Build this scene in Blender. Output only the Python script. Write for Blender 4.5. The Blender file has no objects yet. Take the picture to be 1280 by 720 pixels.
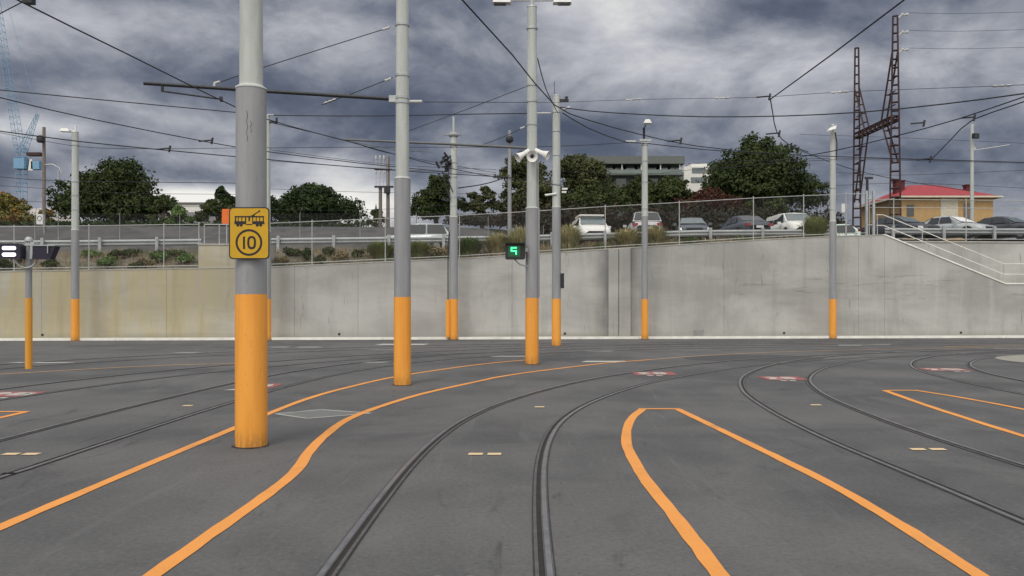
import bpy, math, random
import numpy as np
from mathutils import Vector
R = math.radians
rng = random.Random(7)
S_ = bpy.context.scene
COL = S_.collection
H = 1.8                       # eye height (m)
HY, CX, F = 376.0, 640.0, 1000.0
def P(px, py, Y): return Vector(((px-CX)/F*Y, Y, H+(HY-py)/F*Y))
def G(px, py):
    Y = H*F/(py-HY); return ((px-CX)/F*Y, Y)
def Yw(X): return 38.4+.06*X                  # face line of the retaining wall
def Xw(px):                                   # X where the sight line through px meets the wall line
    k = (px-CX)/F; return k*38.4/(1-.06*k)
def lin(c): return tuple((v/255/12.92 if v/255 <= .04045 else ((v/255+.055)/1.055)**2.4) for v in c)

# ------------------------------------------------------------------ materials
def nodes(m):
    m.use_nodes = True
    return m.node_tree.nodes, m.node_tree.links
def mat(name, col, rough=.6, metal=0., var=.12, scale=3., col2=None, bump=0., bscale=40., spec=.4, emit=None, estr=0., detail=6.):
    m = bpy.data.materials.new(name); n, l = nodes(m); b = n['Principled BSDF']
    b.inputs['Roughness'].default_value = rough; b.inputs['Metallic'].default_value = metal
    b.inputs['Specular IOR Level'].default_value = spec
    tc = n.new('ShaderNodeTexCoord')
    nz = n.new('ShaderNodeTexNoise'); nz.inputs['Scale'].default_value = scale; nz.inputs['Detail'].default_value = detail
    nz.inputs['Roughness'].default_value = .6
    l.new(tc.outputs['Object'], nz.inputs['Vector'])
    rp = n.new('ShaderNodeValToRGB')
    c2 = col2 if col2 else tuple(min(1, v*(1+var)) for v in col)
    c1 = col if col2 else tuple(v*(1-var) for v in col)
    rp.color_ramp.elements[0].position = .33; rp.color_ramp.elements[1].position = .67
    rp.color_ramp.elements[0].color = (*c1, 1); rp.color_ramp.elements[1].color = (*c2, 1)
    l.new(nz.outputs['Fac'], rp.inputs['Fac']); l.new(rp.outputs['Color'], b.inputs['Base Color'])
    if bump:
        n2 = n.new('ShaderNodeTexNoise'); n2.inputs['Scale'].default_value = bscale; n2.inputs['Detail'].default_value = 4
        l.new(tc.outputs['Object'], n2.inputs['Vector'])
        bp = n.new('ShaderNodeBump'); bp.inputs['Strength'].default_value = bump; bp.inputs['Distance'].default_value = .02
        l.new(n2.outputs['Fac'], bp.inputs['Height']); l.new(bp.outputs['Normal'], b.inputs['Normal'])
    if emit:
        b.inputs['Emission Color'].default_value = (*emit, 1); b.inputs['Emission Strength'].default_value = estr
    return m

def mix(n, l, fac, a, b, mode='MIX'):
    x = n.new('ShaderNodeMix'); x.data_type = 'RGBA'; x.blend_type = mode
    for sock, v in ((x.inputs[0], fac), (x.inputs[6], a), (x.inputs[7], b)):
        if hasattr(v, 'default_value') or hasattr(v, 'is_linked'): l.new(v, sock)
        elif isinstance(v, (int, float)): sock.default_value = v
        else: sock.default_value = (*v, 1)
    return x.outputs[2]
def noise(n, l, vec, scale, detail=5, rough=.55, dist=0.):
    z = n.new('ShaderNodeTexNoise'); z.inputs['Scale'].default_value = scale; z.inputs['Detail'].default_value = detail
    z.inputs['Roughness'].default_value = rough; z.inputs['Distortion'].default_value = dist
    l.new(vec, z.inputs['Vector']); return z.outputs['Fac']
def ramp(n, l, fac, a, b, va=0., vb=1.):
    x = n.new('ShaderNodeMapRange'); x.interpolation_type = 'SMOOTHSTEP'
    x.inputs['From Min'].default_value = a; x.inputs['From Max'].default_value = b
    x.inputs['To Min'].default_value = va; x.inputs['To Max'].default_value = vb
    l.new(fac, x.inputs['Value']); return x.outputs['Result']
def mapping(n, l, vec, scale, loc=(0,0,0), rot=(0,0,0)):
    x = n.new('ShaderNodeMapping'); x.inputs['Scale'].default_value = scale; x.inputs['Location'].default_value = loc
    x.inputs['Rotation'].default_value = rot
    l.new(vec, x.inputs['Vector']); return x.outputs['Vector']
def math_(n, l, op, a, b=None):
    x = n.new('ShaderNodeMath'); x.operation = op
    for i, v in enumerate((a, b)):
        if v is None: continue
        if isinstance(v, (int, float)): x.inputs[i].default_value = v
        else: l.new(v, x.inputs[i])
    return x.outputs[0]

def asphalt_mat():
    m = bpy.data.materials.new('yard_asphalt'); n, l = nodes(m); b = n['Principled BSDF']
    o = n.new('ShaderNodeTexCoord').outputs['Object']
    big = noise(n, l, mapping(n, l, o, (.10,.22,1)), 1, 5, .6, .4)
    mid = noise(n, l, mapping(n, l, o, (.7,.5,1)), 1, 6, .65, .6)
    fine = noise(n, l, o, 60, 4, .7)
    speck = noise(n, l, o, 190, 2, .6)
    c = mix(n, l, ramp(n, l, big, .36, .62), (.070,.071,.075), (.122,.122,.123))
    c = mix(n, l, ramp(n, l, mid, .44, .68, 0, .6), c, (.150,.150,.150))
    c = mix(n, l, ramp(n, l, mid, .46, .30, 0, .6), c, (.062,.062,.065))
    c = mix(n, l, ramp(n, l, fine, .3, .7, 0, .45), c, (.075,.075,.077))
    c = mix(n, l, ramp(n, l, speck, .60, .75, 0, .55), c, (.19,.185,.18))
    agg = noise(n, l, o, 22, 5, .75)
    c = mix(n, l, ramp(n, l, agg, .36, .50, .40, 0), c, (.055,.056,.06))
    c = mix(n, l, ramp(n, l, agg, .52, .68, 0, .40), c, (.165,.165,.165))
    scuff = noise(n, l, mapping(n, l, o, (2.6,.28,1), rot=(0,0,-.22)), 1.1, 8, .72, .8)
    c = mix(n, l, ramp(n, l, scuff, .55, .70, 0, .35), c, (.152,.152,.154))
    # oil drips and tyre scuffs with shapes of their own
    dr = noise(n, l, mapping(n, l, o, (1.3,.35,1), rot=(0,0,.15)), 1.6, 7, .7, 1.2)
    c = mix(n, l, ramp(n, l, dr, .58, .72, 0, .6), c, (.045,.045,.048))
    l.new(c, b.inputs['Base Color'])
    b.inputs['Roughness'].default_value = .82; b.inputs['Specular IOR Level'].default_value = .3
    bp = n.new('ShaderNodeBump'); bp.inputs['Strength'].default_value = .35; bp.inputs['Distance'].default_value = .012
    l.new(fine, bp.inputs['Height']); l.new(bp.outputs['Normal'], b.inputs['Normal'])
    return m

def concrete_wall_mat():
    m = bpy.data.materials.new('cast_concrete'); n, l = nodes(m); b = n['Principled BSDF']
    o = n.new('ShaderNodeTexCoord').outputs['Object']
    big = noise(n, l, mapping(n, l, o, (.16,1,.35)), 1, 5, .6, .5)
    vert = noise(n, l, mapping(n, l, o, (1.6,1,.22)), 1, 6, .62, .3)
    streak = noise(n, l, mapping(n, l, o, (4.2,1,.38)), 1, 5, .7, .8)
    board = noise(n, l, mapping(n, l, o, (.5,1,7)), 1, 4, .5)
    fine = noise(n, l, o, 26, 5, .65)
    c = mix(n, l, ramp(n, l, big, .35, .66), (.335,.332,.318), (.485,.48,.46))
    sx = n.new('ShaderNodeSeparateXYZ'); l.new(o, sx.inputs[0])
    # lichen/rust tint on the left end panels
    yl = math_(n, l, 'MULTIPLY', ramp(n, l, sx.outputs['X'], -9, -16), ramp(n, l, vert, .35, .65, .35, 1.))
    c = mix(n, l, math_(n, l, 'MULTIPLY', yl, .85), c, (.47,.395,.20))
    c = mix(n, l, ramp(n, l, vert, .48, .72, 0, .42), c, (.26,.257,.245))
    c = mix(n, l, ramp(n, l, vert, .46, .24, 0, .4), c, (.56,.548,.51))
    c = mix(n, l, ramp(n, l, board, .55, .75, 0, .16), c, (.25,.25,.24))
    c = mix(n, l, ramp(n, l, streak, .625, .70, 0, .55), c, (.15,.147,.138))
    c = mix(n, l, ramp(n, l, fine, .3, .7, 0, .15), c, (.23,.23,.22))
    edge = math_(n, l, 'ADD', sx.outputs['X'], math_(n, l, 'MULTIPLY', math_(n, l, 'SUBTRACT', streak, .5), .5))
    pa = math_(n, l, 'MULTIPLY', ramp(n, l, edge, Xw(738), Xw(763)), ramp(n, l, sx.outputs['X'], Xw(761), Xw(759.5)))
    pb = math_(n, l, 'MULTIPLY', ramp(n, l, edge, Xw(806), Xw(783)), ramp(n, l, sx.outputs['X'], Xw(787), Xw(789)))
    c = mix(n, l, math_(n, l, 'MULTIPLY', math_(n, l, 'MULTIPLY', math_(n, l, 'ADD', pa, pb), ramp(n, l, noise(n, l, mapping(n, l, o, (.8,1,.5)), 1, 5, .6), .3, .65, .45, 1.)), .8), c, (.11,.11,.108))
    hl = noise(n, l, mapping(n, l, o, (.55,1,5.5), (2,0,1)), 1, 6, .7, .6)
    band = math_(n, l, 'MULTIPLY', ramp(n, l, sx.outputs['Z'], 1.6, 2.1), ramp(n, l, sx.outputs['Z'], 3.4, 2.9))
    right = ramp(n, l, sx.outputs['X'], 9, 12)
    c = mix(n, l, math_(n, l, 'MULTIPLY', math_(n, l, 'MULTIPLY', band, right), ramp(n, l, hl, .56, .66, 0, .6)), c, (.19,.188,.18))
    foot = ramp(n, l, sx.outputs['Z'], .42, .05, 0, 1.)
    c = mix(n, l, math_(n, l, 'MULTIPLY', foot, ramp(n, l, big, .45, .6, .15, .55)), c, (.22,.215,.16))
    l.new(c, b.inputs['Base Color']); b.inputs['Roughness'].default_value = .88; b.inputs['Specular IOR Level'].default_value = .25
    bp = n.new('ShaderNodeBump'); bp.inputs['Strength'].default_value = .25; bp.inputs['Distance'].default_value = .02
    l.new(fine, bp.inputs['Height']); l.new(bp.outputs['Normal'], b.inputs['Normal'])
    return m

def leaf_mat(name, dark, light, scale=.8, warm=None):
    m = bpy.data.materials.new(name); n, l = nodes(m); b = n['Principled BSDF']
    o = n.new('ShaderNodeTexCoord').outputs['Object']
    a = noise(n, l, o, scale, 3, .6); f = noise(n, l, o, 9, 2, .6)
    c = mix(n, l, ramp(n, l, a, .35, .65), dark, light)
    c = mix(n, l, ramp(n, l, f, .40, .7, 0, .6), c, tuple(v*1.3 for v in light))
    if warm: c = mix(n, l, ramp(n, l, noise(n, l, o, scale*.7, 3, .6, .3), .5, .62), c, warm)
    l.new(c, b.inputs['Base Color']); b.inputs['Roughness'].default_value = .75
    b.inputs['Specular IOR Level'].default_value = .12
    return m

def worn_paint(name, col, under, amount=.5, scale=3.):
    m = bpy.data.materials.new(name); n, l = nodes(m); b = n['Principled BSDF']
    o = n.new('ShaderNodeTexCoord').outputs['Object']
    a = noise(n, l, o, 45, 5, .75); d = noise(n, l, o, scale, 5, .65)
    c = mix(n, l, ramp(n, l, d, .35, .7, 0, .3), col, tuple(v*.7 for v in col))
    c = mix(n, l, ramp(n, l, a, .56, .70, 0, amount), c, under)
    c = mix(n, l, ramp(n, l, noise(n, l, o, scale*.35, 6, .7, .8), .56, .68, 0, amount*.55), c, under)
    l.new(c, b.inputs['Base Color']); b.inputs['Roughness'].default_value = .75
    return m

def pole_mat(name, c1, c2, dirt, rough=.5, foot=0):
    m = bpy.data.materials.new(name); n, l = nodes(m); b = n['Principled BSDF']
    o = n.new('ShaderNodeTexCoord').outputs['Object']
    a = noise(n, l, mapping(n, l, o, (5,5,.6)), 1, 5, .6); f = noise(n, l, mapping(n, l, o, (25,25,6)), 1, 4, .7)
    c = mix(n, l, ramp(n, l, a, .35, .65), c1, c2)
    c = mix(n, l, ramp(n, l, f, .58, .72, 0, .5), c, dirt)
    sp = noise(n, l, mapping(n, l, o, (40,40,28)), 1, 3, .6)
    c = mix(n, l, ramp(n, l, sp, .70, .74, 0, .6), c, tuple(v*.25 for v in dirt))
    st = noise(n, l, mapping(n, l, o, (14,14,.5)), 1, 4, .6)
    c = mix(n, l, ramp(n, l, st, .52, .75, 0, .35), c, dirt)
    if foot:
        sz = n.new('ShaderNodeSeparateXYZ'); l.new(o, sz.inputs[0])
        k = math_(n, l, 'MULTIPLY', ramp(n, l, sz.outputs['Z'], .30, .0), ramp(n, l, f, .35, .6, .1, .5))
        c = mix(n, l, k, c, (.16,.085,.035))
    l.new(c, b.inputs['Base Color']); b.inputs['Roughness'].default_value = rough
    return m

M = {}
M['asphalt'] = asphalt_mat()
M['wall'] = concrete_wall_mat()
M['kerb'] = mat('kerb_white', (.80,.79,.73), .8, var=.12, scale=2)
M['concrete'] = mat('pale_concrete', (.40,.39,.36), .85, var=.15, scale=2.5, bump=.2)
M['padconcrete'] = mat('pad_concrete', (.27,.26,.225), .9, var=.15, scale=1.5, bump=.2)
M['orange'] = pole_mat('orange_paint', (.80,.32,.038), (.86,.37,.055), (.50,.22,.05), .45, 1)
M['yellowpost'] = pole_mat('amber_paint', (.66,.29,.03), (.72,.33,.04), (.35,.17,.03), .5)
M['upper'] = pole_mat('galvanised_pale', (.40,.425,.405), (.49,.515,.49), (.30,.31,.29), .55)
M['lower'] = pole_mat('anti_climb_grey', (.25,.255,.268), (.305,.31,.322), (.17,.175,.185), .6)
M['steel'] = mat('galvanised_steel', (.40,.42,.43), .45, .35, var=.15, scale=5)
M['whiterail'] = mat('weathered_white_rail', (.40,.405,.40), .55, .1, var=.15, scale=4)
M['meshwire'] = mat('mesh_wire', (.10,.10,.10), .6, .2, var=.1)
M['beam'] = mat('guardrail_galvanised', (.33,.35,.355), .5, .15, var=.12, scale=2)
M['darkmetal'] = mat('dark_metal', (.035,.036,.04), .5, .3, var=.2, scale=6)
M['armgrey'] = mat('arm_grey', (.13,.135,.14), .5, .2, var=.15)
M['wire'] = mat('wire_dark', (.022,.023,.028), .6, .2, var=.15, scale=4)
M['insul'] = mat('insulator_white', (.50,.50,.49), .35, var=.06)
M['railtop'] = mat('rail_running_top', (.36,.36,.37), .33, .85, var=.25, scale=4)
M['railsteel'] = mat('rail_steel', (.105,.10,.10), .55, .3, var=.25, scale=6)
M['groove'] = mat('groove_dark', (.024,.022,.022), .9, var=.3, scale=10)  # near-black colour for the shallow floor of the rail groove
M['seal'] = mat('bitumen_seal', (.042,.042,.044), .8, var=.4, scale=5, bump=.2)
M['lineorange'] = worn_paint('line_orange', (.74,.30,.062), (.27,.16,.09), .8, 1.3)
M['linepale'] = worn_paint('line_pale_orange', (.50,.30,.15), (.14,.13,.12), .7)
M['dash'] = worn_paint('dash_cream', (.66,.50,.30), (.35,.22,.10), .6)
M['linewhite'] = worn_paint('line_white', (.44,.44,.41), (.14,.14,.14), .8)
M['patchpale'] = worn_paint('patch_pale', (.25,.25,.24), (.16,.16,.16), .6)
M['patchdark'] = worn_paint('patch_dark', (.052,.052,.057), (.085,.085,.088), .6)
M['red'] = worn_paint('ground_red', (.30,.085,.08), (.13,.10,.10), .85)
M['coverplate'] = worn_paint('cover_plate', (.15,.155,.15), (.1,.1,.1), .5)
M['signyellow'] = mat('sign_yellow', (.56,.325,.012), .45, var=.06, scale=6)
M['black'] = mat('black_print', (.014,.012,.012), .5, var=.2)
M['gravel'] = mat('bank_gravel', (.07,.066,.058), .95, col2=(.21,.18,.14), scale=3.2, bump=.6, bscale=18, detail=9)
M['road'] = mat('upper_road_asphalt', (.052,.053,.056), .9, col2=(.105,.104,.102), scale=.9, bump=.3, detail=10)
M['soil'] = mat('far_ground', (.06,.065,.04), .95, var=.3, scale=.2)
M['rust'] = mat('rusty_lattice', (.035,.021,.022), .8, var=.35, scale=3, col2=(.07,.036,.034))
M['craneblue'] = mat('crane_blue', (.17,.33,.49), .6, var=.1)
M['timber'] = mat('weathered_timber', (.20,.165,.145), .85, var=.2, scale=8)
M['bark'] = mat('bark', (.07,.055,.042), .9, var=.3, scale=6, bump=.4)
M['orangebox'] = mat('orange_barrier', (.75,.16,.03), .6, var=.08)
M['white'] = mat('white_plastic', (.72,.72,.70), .45, var=.05)
M['purpleblack'] = mat('signal_housing', (.016,.012,.032), .35, var=.2)
M['lampwhite'] = mat('signal_white_bar', (.9,.9,.95), .4, emit=(.92,.92,1.), estr=1.5)
M['lampgreen'] = mat('signal_green', (.05,.6,.2), .4, emit=(.06,.95,.34), estr=1.6)
M['dimgreen'] = mat('signal_green_panel', (.01,.06,.025), .3, emit=(.01,.20,.07), estr=.15)
M['glassdark'] = mat('window_glass', (.03,.035,.04), .08, var=.1, spec=.8)
M['glassblue'] = mat('windscreen_glass', (.085,.115,.125), .06, var=.15, spec=.9)
M['glasspale'] = mat('windscreen_sunshade', (.80,.80,.79), .35, var=.04, spec=.5)
M['tyre'] = mat('tyre', (.02,.02,.02), .85, var=.2)
M['rim'] = mat('rim', (.35,.35,.36), .35, .6, var=.1)
M['taillight'] = mat('tail_light', (.26,.04,.045), .2, var=.1)
M['headlight'] = mat('head_light', (.62,.64,.66), .12, var=.1)
M['plate'] = mat('plate_white', (.65,.66,.66), .4, var=.04)
M['car_white'] = mat('car_white', (.72,.72,.69), .25, var=.03)
M['car_silver'] = mat('car_silver', (.42,.45,.46), .25, .3, var=.04)
M['car_pale'] = mat('car_pale_pearl', (.52,.51,.53), .25, .2, var=.04)
M['car_dark'] = mat('car_charcoal', (.055,.062,.075), .22, .3, var=.06)
M['car_blue'] = mat('car_slate', (.10,.115,.135), .22, .35, var=.06)
M['car_mint'] = mat('car_mint', (.55,.66,.60), .3, var=.04)
M['trim'] = mat('black_trim', (.022,.023,.025), .55, var=.1)
M['redroof'] = mat('red_roof', (.30,.030,.040), .65, var=.15, scale=3)
M['redchimney'] = mat('red_brick', (.11,.022,.025), .85, var=.2, scale=8)
M['yellowwall'] = mat('ochre_render', (.50,.325,.145), .85, var=.1, scale=1.5)
M['cream'] = mat('cream_render', (.62,.58,.47), .85, var=.06)
M['whitewall'] = mat('white_render', (.68,.67,.64), .8, var=.06)
M['greyroof'] = mat('grey_tiles', (.13,.125,.125), .85, var=.2, scale=4)
M['paleroof'] = mat('pale_roof', (.40,.37,.35), .8, var=.12, scale=2)
M['flatgrey'] = mat('flat_roof_grey', (.125,.138,.13), .7, var=.08)
M['balcony'] = mat('balcony_glass', (.16,.195,.185), .2, var=.12)
M['slate'] = mat('slate_spire', (.08,.10,.11), .8, var=.1)
M['leafdark'] = leaf_mat('leaf_dark', (.019,.031,.012), (.050,.068,.024), .7)
M['leafdome'] = leaf_mat('leaf_dome', (.013,.025,.010), (.036,.056,.019), .8)
M['leafgum'] = leaf_mat('leaf_gum', (.038,.047,.022), (.085,.092,.040), .8)
M['leafmid'] = leaf_mat('leaf_mid', (.027,.040,.016), (.065,.082,.028), .9)
M['leafbush'] = leaf_mat('leaf_bush', (.055,.10,.03), (.14,.21,.07), 1.5)
M['leafred'] = leaf_mat('leaf_red', (.035,.018,.014), (.085,.036,.026), 1.)
M['leafautumn'] = leaf_mat('leaf_autumn', (.10,.11,.03), (.20,.17,.05), .9, warm=(.26,.115,.045))
M['leafscrub'] = leaf_mat('leaf_scrub', (.018,.021,.013), (.045,.043,.028), .6, warm=(.05,.034,.026))
M['grassgreen'] = leaf_mat('tuft_green', (.13,.165,.055), (.27,.29,.12), 2.)
M['grassdry'] = leaf_mat('tuft_dry', (.32,.28,.15), (.54,.47,.28), 2.)
M['drygrass'] = leaf_mat('dry_weeds', (.13,.125,.06), (.27,.205,.125), .6, warm=(.075,.11,.04))

# ------------------------------------------------------------------ mesh builder
class MB:
    def __init__(s): s.v = []; s.f = []; s.mi = []; s.sm = []
    def add(s, vs, fs, mi=0, sm=False):
        b = len(s.v); s.v += [tuple(v) for v in vs]
        for f in fs: s.f.append(tuple(b+i for i in f)); s.mi.append(mi); s.sm.append(sm)
    def box(s, c, d, mi=0, rz=0.):
        x, y, z = d[0]/2, d[1]/2, d[2]/2; ca, sa = math.cos(rz), math.sin(rz); vs = []
        for sz in (-z, z):
            for sx, sy in ((-x,-y),(x,-y),(x,y),(-x,y)):
                vs.append((c[0]+sx*ca-sy*sa, c[1]+sx*sa+sy*ca, c[2]+sz))
        s.add(vs, [(0,3,2,1),(4,5,6,7),(0,1,5,4),(1,2,6,5),(2,3,7,6),(3,0,4,7)], mi)
        return s
    def hexa(s, p, mi=0):       # 8 points: bottom 4 ccw, top 4 ccw
        s.add(p, [(0,3,2,1),(4,5,6,7),(0,1,5,4),(1,2,6,5),(2,3,7,6),(3,0,4,7)], mi); return s
    def tube(s, pts, r, n=6, mi=0, cap=True):
        pts = [Vector(p) for p in pts]; rs = r if isinstance(r, (list, tuple)) else [r]*len(pts)
        rings = []
        for i, p in enumerate(pts):
            t = (pts[min(i+1, len(pts)-1)]-pts[max(i-1, 0)]).normalized()
            up = Vector((0,0,1)) if abs(t.z) < .95 else Vector((1,0,0))
            a = t.cross(up).normalized(); b = a.cross(t)
            rings.append([p+(a*math.cos(2*math.pi*k/n)+b*math.sin(2*math.pi*k/n))*rs[i] for k in range(n)])
        vs = [v for rg in rings for v in rg]; fs = []
        for i in range(len(pts)-1):
            for k in range(n):
                fs.append((i*n+k, i*n+(k+1) % n, (i+1)*n+(k+1) % n, (i+1)*n+k))
        s.add(vs, fs, mi, n > 4)
        if cap: s.add(rings[0], [tuple(range(n))[::-1]], mi); s.add(rings[-1], [tuple(range(n))], mi)
        return s
    def lathe(s, c, prof, n=20, mi=0):        # prof [(r,z)]
        vs = []; fs = []
        for r, z in prof:
            for k in range(n):
                a = 2*math.pi*k/n; vs.append((c[0]+r*math.cos(a), c[1]+r*math.sin(a), c[2]+z))
        for i in range(len(prof)-1):
            for k in range(n): fs.append((i*n+k, i*n+(k+1) % n, (i+1)*n+(k+1) % n, (i+1)*n+k))
        s.add(vs, fs, mi, True)
        s.add(vs[-n:], [tuple(range(n))], mi); s.add(vs[:n], [tuple(range(n))[::-1]], mi)
        return s
    def poly(s, pts, y0, y1, mi=0):           # polygon in xz extruded along y
        n = len(pts); vs = [(x, y0, z) for x, z in pts]+[(x, y1, z) for x, z in pts]
        fs = [tuple(range(n)), tuple(range(n, 2*n))[::-1]]+[((i+1) % n, i, n+i, n+(i+1) % n) for i in range(n)]
        s.add(vs, fs, mi); return s
    def flat(s, pts, z, mi=0): s.add([(x, y, z) for x, y in pts], [tuple(range(len(pts)))], mi); return s
    def build(s, name, m, parent=None, loc=None):
        me = bpy.data.meshes.new(name)
        off = Vector(loc) if loc is not None else Vector((0,0,0))
        me.from_pydata([(v[0]-off.x, v[1]-off.y, v[2]-off.z) for v in s.v], [], s.f)
        for mm in (m if isinstance(m, (list, tuple)) else [m]): me.materials.append(M[mm])
        me.polygons.foreach_set('material_index', s.mi); me.polygons.foreach_set('use_smooth', s.sm)
        me.update()
        o = bpy.data.objects.new(name, me); COL.objects.link(o)
        o.location = off
        if parent: o.parent = parent
        return o
def tag(o, label=None, cat=None, group=None, kind=None):
    if label: o['label'] = label
    if cat: o['category'] = cat
    if group: o['group'] = group
    if kind: o['kind'] = kind
    return o
def thing(name, label, cat, loc=(0,0,0), rz=0., group=None):
    o = bpy.data.objects.new(name, None); COL.objects.link(o); o.location = loc; o.rotation_euler = (0,0,rz)
    o.empty_display_size = .2
    return tag(o, label, cat, group)
def kids(o): return [c for c in bpy.data.objects if c.parent == o]
def copy_tree(o, parent=None):
    c = o.copy(); COL.objects.link(c)
    if parent: c.parent = parent
    for ch in kids(o): copy_tree(ch, c)
    return c
def spline(pts, step=.4):
    pts = [Vector(p) if len(p) == 3 else Vector((*p, 0)) for p in pts]
    out = []; q = [2*pts[0]-pts[1]]+pts+[2*pts[-1]-pts[-2]]
    for i in range(1, len(q)-2):
        a, b, c, d = q[i-1:i+3]; n = max(2, int((c-b).length/step))
        for k in range(n):
            t = k/n
            out.append(.5*((2*b)+(c-a)*t+(2*a-5*b+4*c-d)*t*t+(3*b-a-3*c+d)*t**3))
    return out+[pts[-1]]
def ribbon(mb, path, o0, o1, z, mi=0, h=0.):
    L = []; n = len(path)
    for i, p in enumerate(path):
        t = (path[min(i+1, n-1)]-path[max(i-1, 0)]); t.z = 0; t.normalize(); nr = Vector((t.y, -t.x, 0))
        L.append((p+nr*o0, p+nr*o1))
    vs = []
    for a, b in L: vs += [(a.x, a.y, z), (b.x, b.y, z)]
    fs = [(2*i, 2*i+1, 2*i+3, 2*i+2) for i in range(n-1)]
    mb.add(vs, fs, mi)
    if h:
        for side in (0, 1):
            w = []
            for ab in L: p = ab[side]; w += [(p.x, p.y, z), (p.x, p.y, z-h)]
            mb.add(w, [(2*i, 2*i+1, 2*i+3, 2*i+2) for i in range(n-1)], mi)
    return mb
def lerp_table(tb, x):
    if x <= tb[0][0]: return tb[0][1]
    for (a, va), (b, vb) in zip(tb, tb[1:]):
        if x <= b: return va+(vb-va)*(x-a)/(b-a)
    return tb[-1][1]
def sstep(a, b, x):
    t = min(1, max(0, (x-a)/(b-a))); return t*t*(3-2*t)

# ------------------------------------------------------------------ site geometry
TOP = [(-60,2.7),(-23.7,3.13),(-11.6,3.36),(-2.5,3.80),(0,3.95),(4.5,4.27),(8.2,4.50),(12.6,4.79),(15.9,4.95),(18.4,5.03)]
def Zw(X): return lerp_table(TOP, X)
def zg(X): return lerp_table([(-60,3.9),(-23,4.2),(0,4.55),(10,4.9),(18,5.0),(60,5.1)], X)
def terrain(X, d):                            # ground height d metres behind the wall face
    g = zg(X)
    a = Zw(X)-.1 if X < 18.3 else g
    if d < 4.3: return a+(g-a)*sstep(.3, 4.3, d)
    g += .3*sstep(5.2, 6.4, d)*sstep(-2, 4, X)
    s = sstep(-3, 6, X); d0 = 6.2+s*9; d1 = 20+s*16
    return g+(7.2-g)*sstep(d0, d1, d)

# ground sheet
mb = MB()
xs = [-900,-300,-80,-40,-20,-10,0,10,20,40,80,300,900]
mb.flat([(-900,-300),(900,-300),(900,1600),(-900,1600)], 0.)
tag(mb.build('yard_ground', 'asphalt'), kind='structure')

# upper terrain behind the wall
ds = [.38,1,2,3,4.3,5.2,6.5,8,10,13,17,22,30,45,80,160,400,1200]
def strip(xs, ds, name, m, skirt):
    mb = MB(); vs = []; nx, nd = len(xs), len(ds)
    for d in ds:
        for x in xs:
            jit = rng.uniform(-.05,.05) if .5 < d < 4.2 else 0
            vs.append((x*(1+max(0, d-40)/60), Yw(x)+d, terrain(x, d)+jit))
    fs = [(j*nx+i, j*nx+i+1, (j+1)*nx+i+1, (j+1)*nx+i) for j in range(nd-1) for i in range(nx-1)]
    mb.add(vs, fs, 0, True); return mb
xa = [-58+i*1.55 for i in range(50)]
xa = [x for x in xa if x < 18.0]+[18.2]
strip(xa, ds[:6], 'a', 0, 0)
o1 = strip(xa, ds[:6], '', '', 0).build('bank', 'gravel'); tag(o1, kind='structure')
o2 = strip(xa+[20+i*2 for i in range(21)], [5.2]+ds[6:11], '', '', 0).build('upper_road', 'road'); tag(o2, kind='structure')
o3 = strip(xa+[20+i*2 for i in range(21)], [17.]+ds[11:], '', '', 0).build('hill_ground', 'soil'); tag(o3, kind='structure')
o4 = strip([18.25]+[20+i*2 for i in range(21)], [2.6,3.4,4.3,5.2], '', '', 0).build('car_park_verge', 'road'); tag(o4, kind='structure')

# ------------------------------------------------------------------ retaining wall
W = thing('retaining_wall', 'long stained grey concrete retaining wall rising to the right across the back of the yard', 'wall', (0,38.4,0))
def wallslab(xs, ztop, d0, d1, z0=-.05):
    mb = MB(); n = len(xs); vs = []
    for x in xs: vs += [(x, Yw(x)+d0, z0), (x, Yw(x)+d0, ztop(x)), (x, Yw(x)+d1, ztop(x)), (x, Yw(x)+d1, z0)]
    fs = []
    for i in range(n-1):
        a, b = 4*i, 4*i+4
        fs += [(a, b, b+1, a+1), (a+1, b+1, b+2, a+2), (a+2, b+2, b+3, a+3)]
    fs += [(0,1,2,3), (4*n-1, 4*n-2, 4*n-3, 4*n-4)]
    mb.add(vs, fs); return mb
XS0, XS1 = 18.4, 24.6
def stairline(x): return 5.03+(2.62-5.03)*min(1, max(0, (x-XS0)/(XS1-XS0)))
joints = [-55,-46,-37.5,Xw(52),Xw(208),Xw(368),Xw(447.5)]+[Xw(640),Xw(773),Xw(905),Xw(1073),XS0]
def shift(o, parent):
    o.parent = parent; o.location = Vector(o.location)-Vector(parent.location); return o
gap = .005
for a, b in zip(joints, joints[1:]):
    xs = [a+gap]+[x for x, _ in TOP if a+.2 < x < b-.2]+[b-gap]
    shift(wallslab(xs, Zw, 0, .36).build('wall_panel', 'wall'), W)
shift(wallslab([XS0+gap, XS1, 33], lambda x: stairline(x), 0, .36).build('wall_panel', 'wall'), W)
shift(wallslab([33.02, 60], lambda x: stairline(x), 0, .36).build('wall_panel', 'wall'), W)
# proud pier either side of the expansion joint
for x0, x1 in ((Xw(760.5), Xw(772.7)), (Xw(773.6), Xw(788))):
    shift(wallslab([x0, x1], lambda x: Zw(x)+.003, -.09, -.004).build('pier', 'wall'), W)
# sloping coping on the stair wall
mb = MB()
def copingbar(mb, za, d0, d1, h):
    for x0, x1 in ((XS0, XS1), (XS1, 60)):
        pts = []
        for z in (za, za+h):
            for (x, d) in ((x0,d0),(x1,d0),(x1,d1),(x0,d1)): pts.append((x, Yw(x)+d, stairline(x)+z))
        mb.hexa(pts)
copingbar(mb, .003, -.04, .40, .07)
shift(mb.build('coping', 'kerb'), W)
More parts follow.
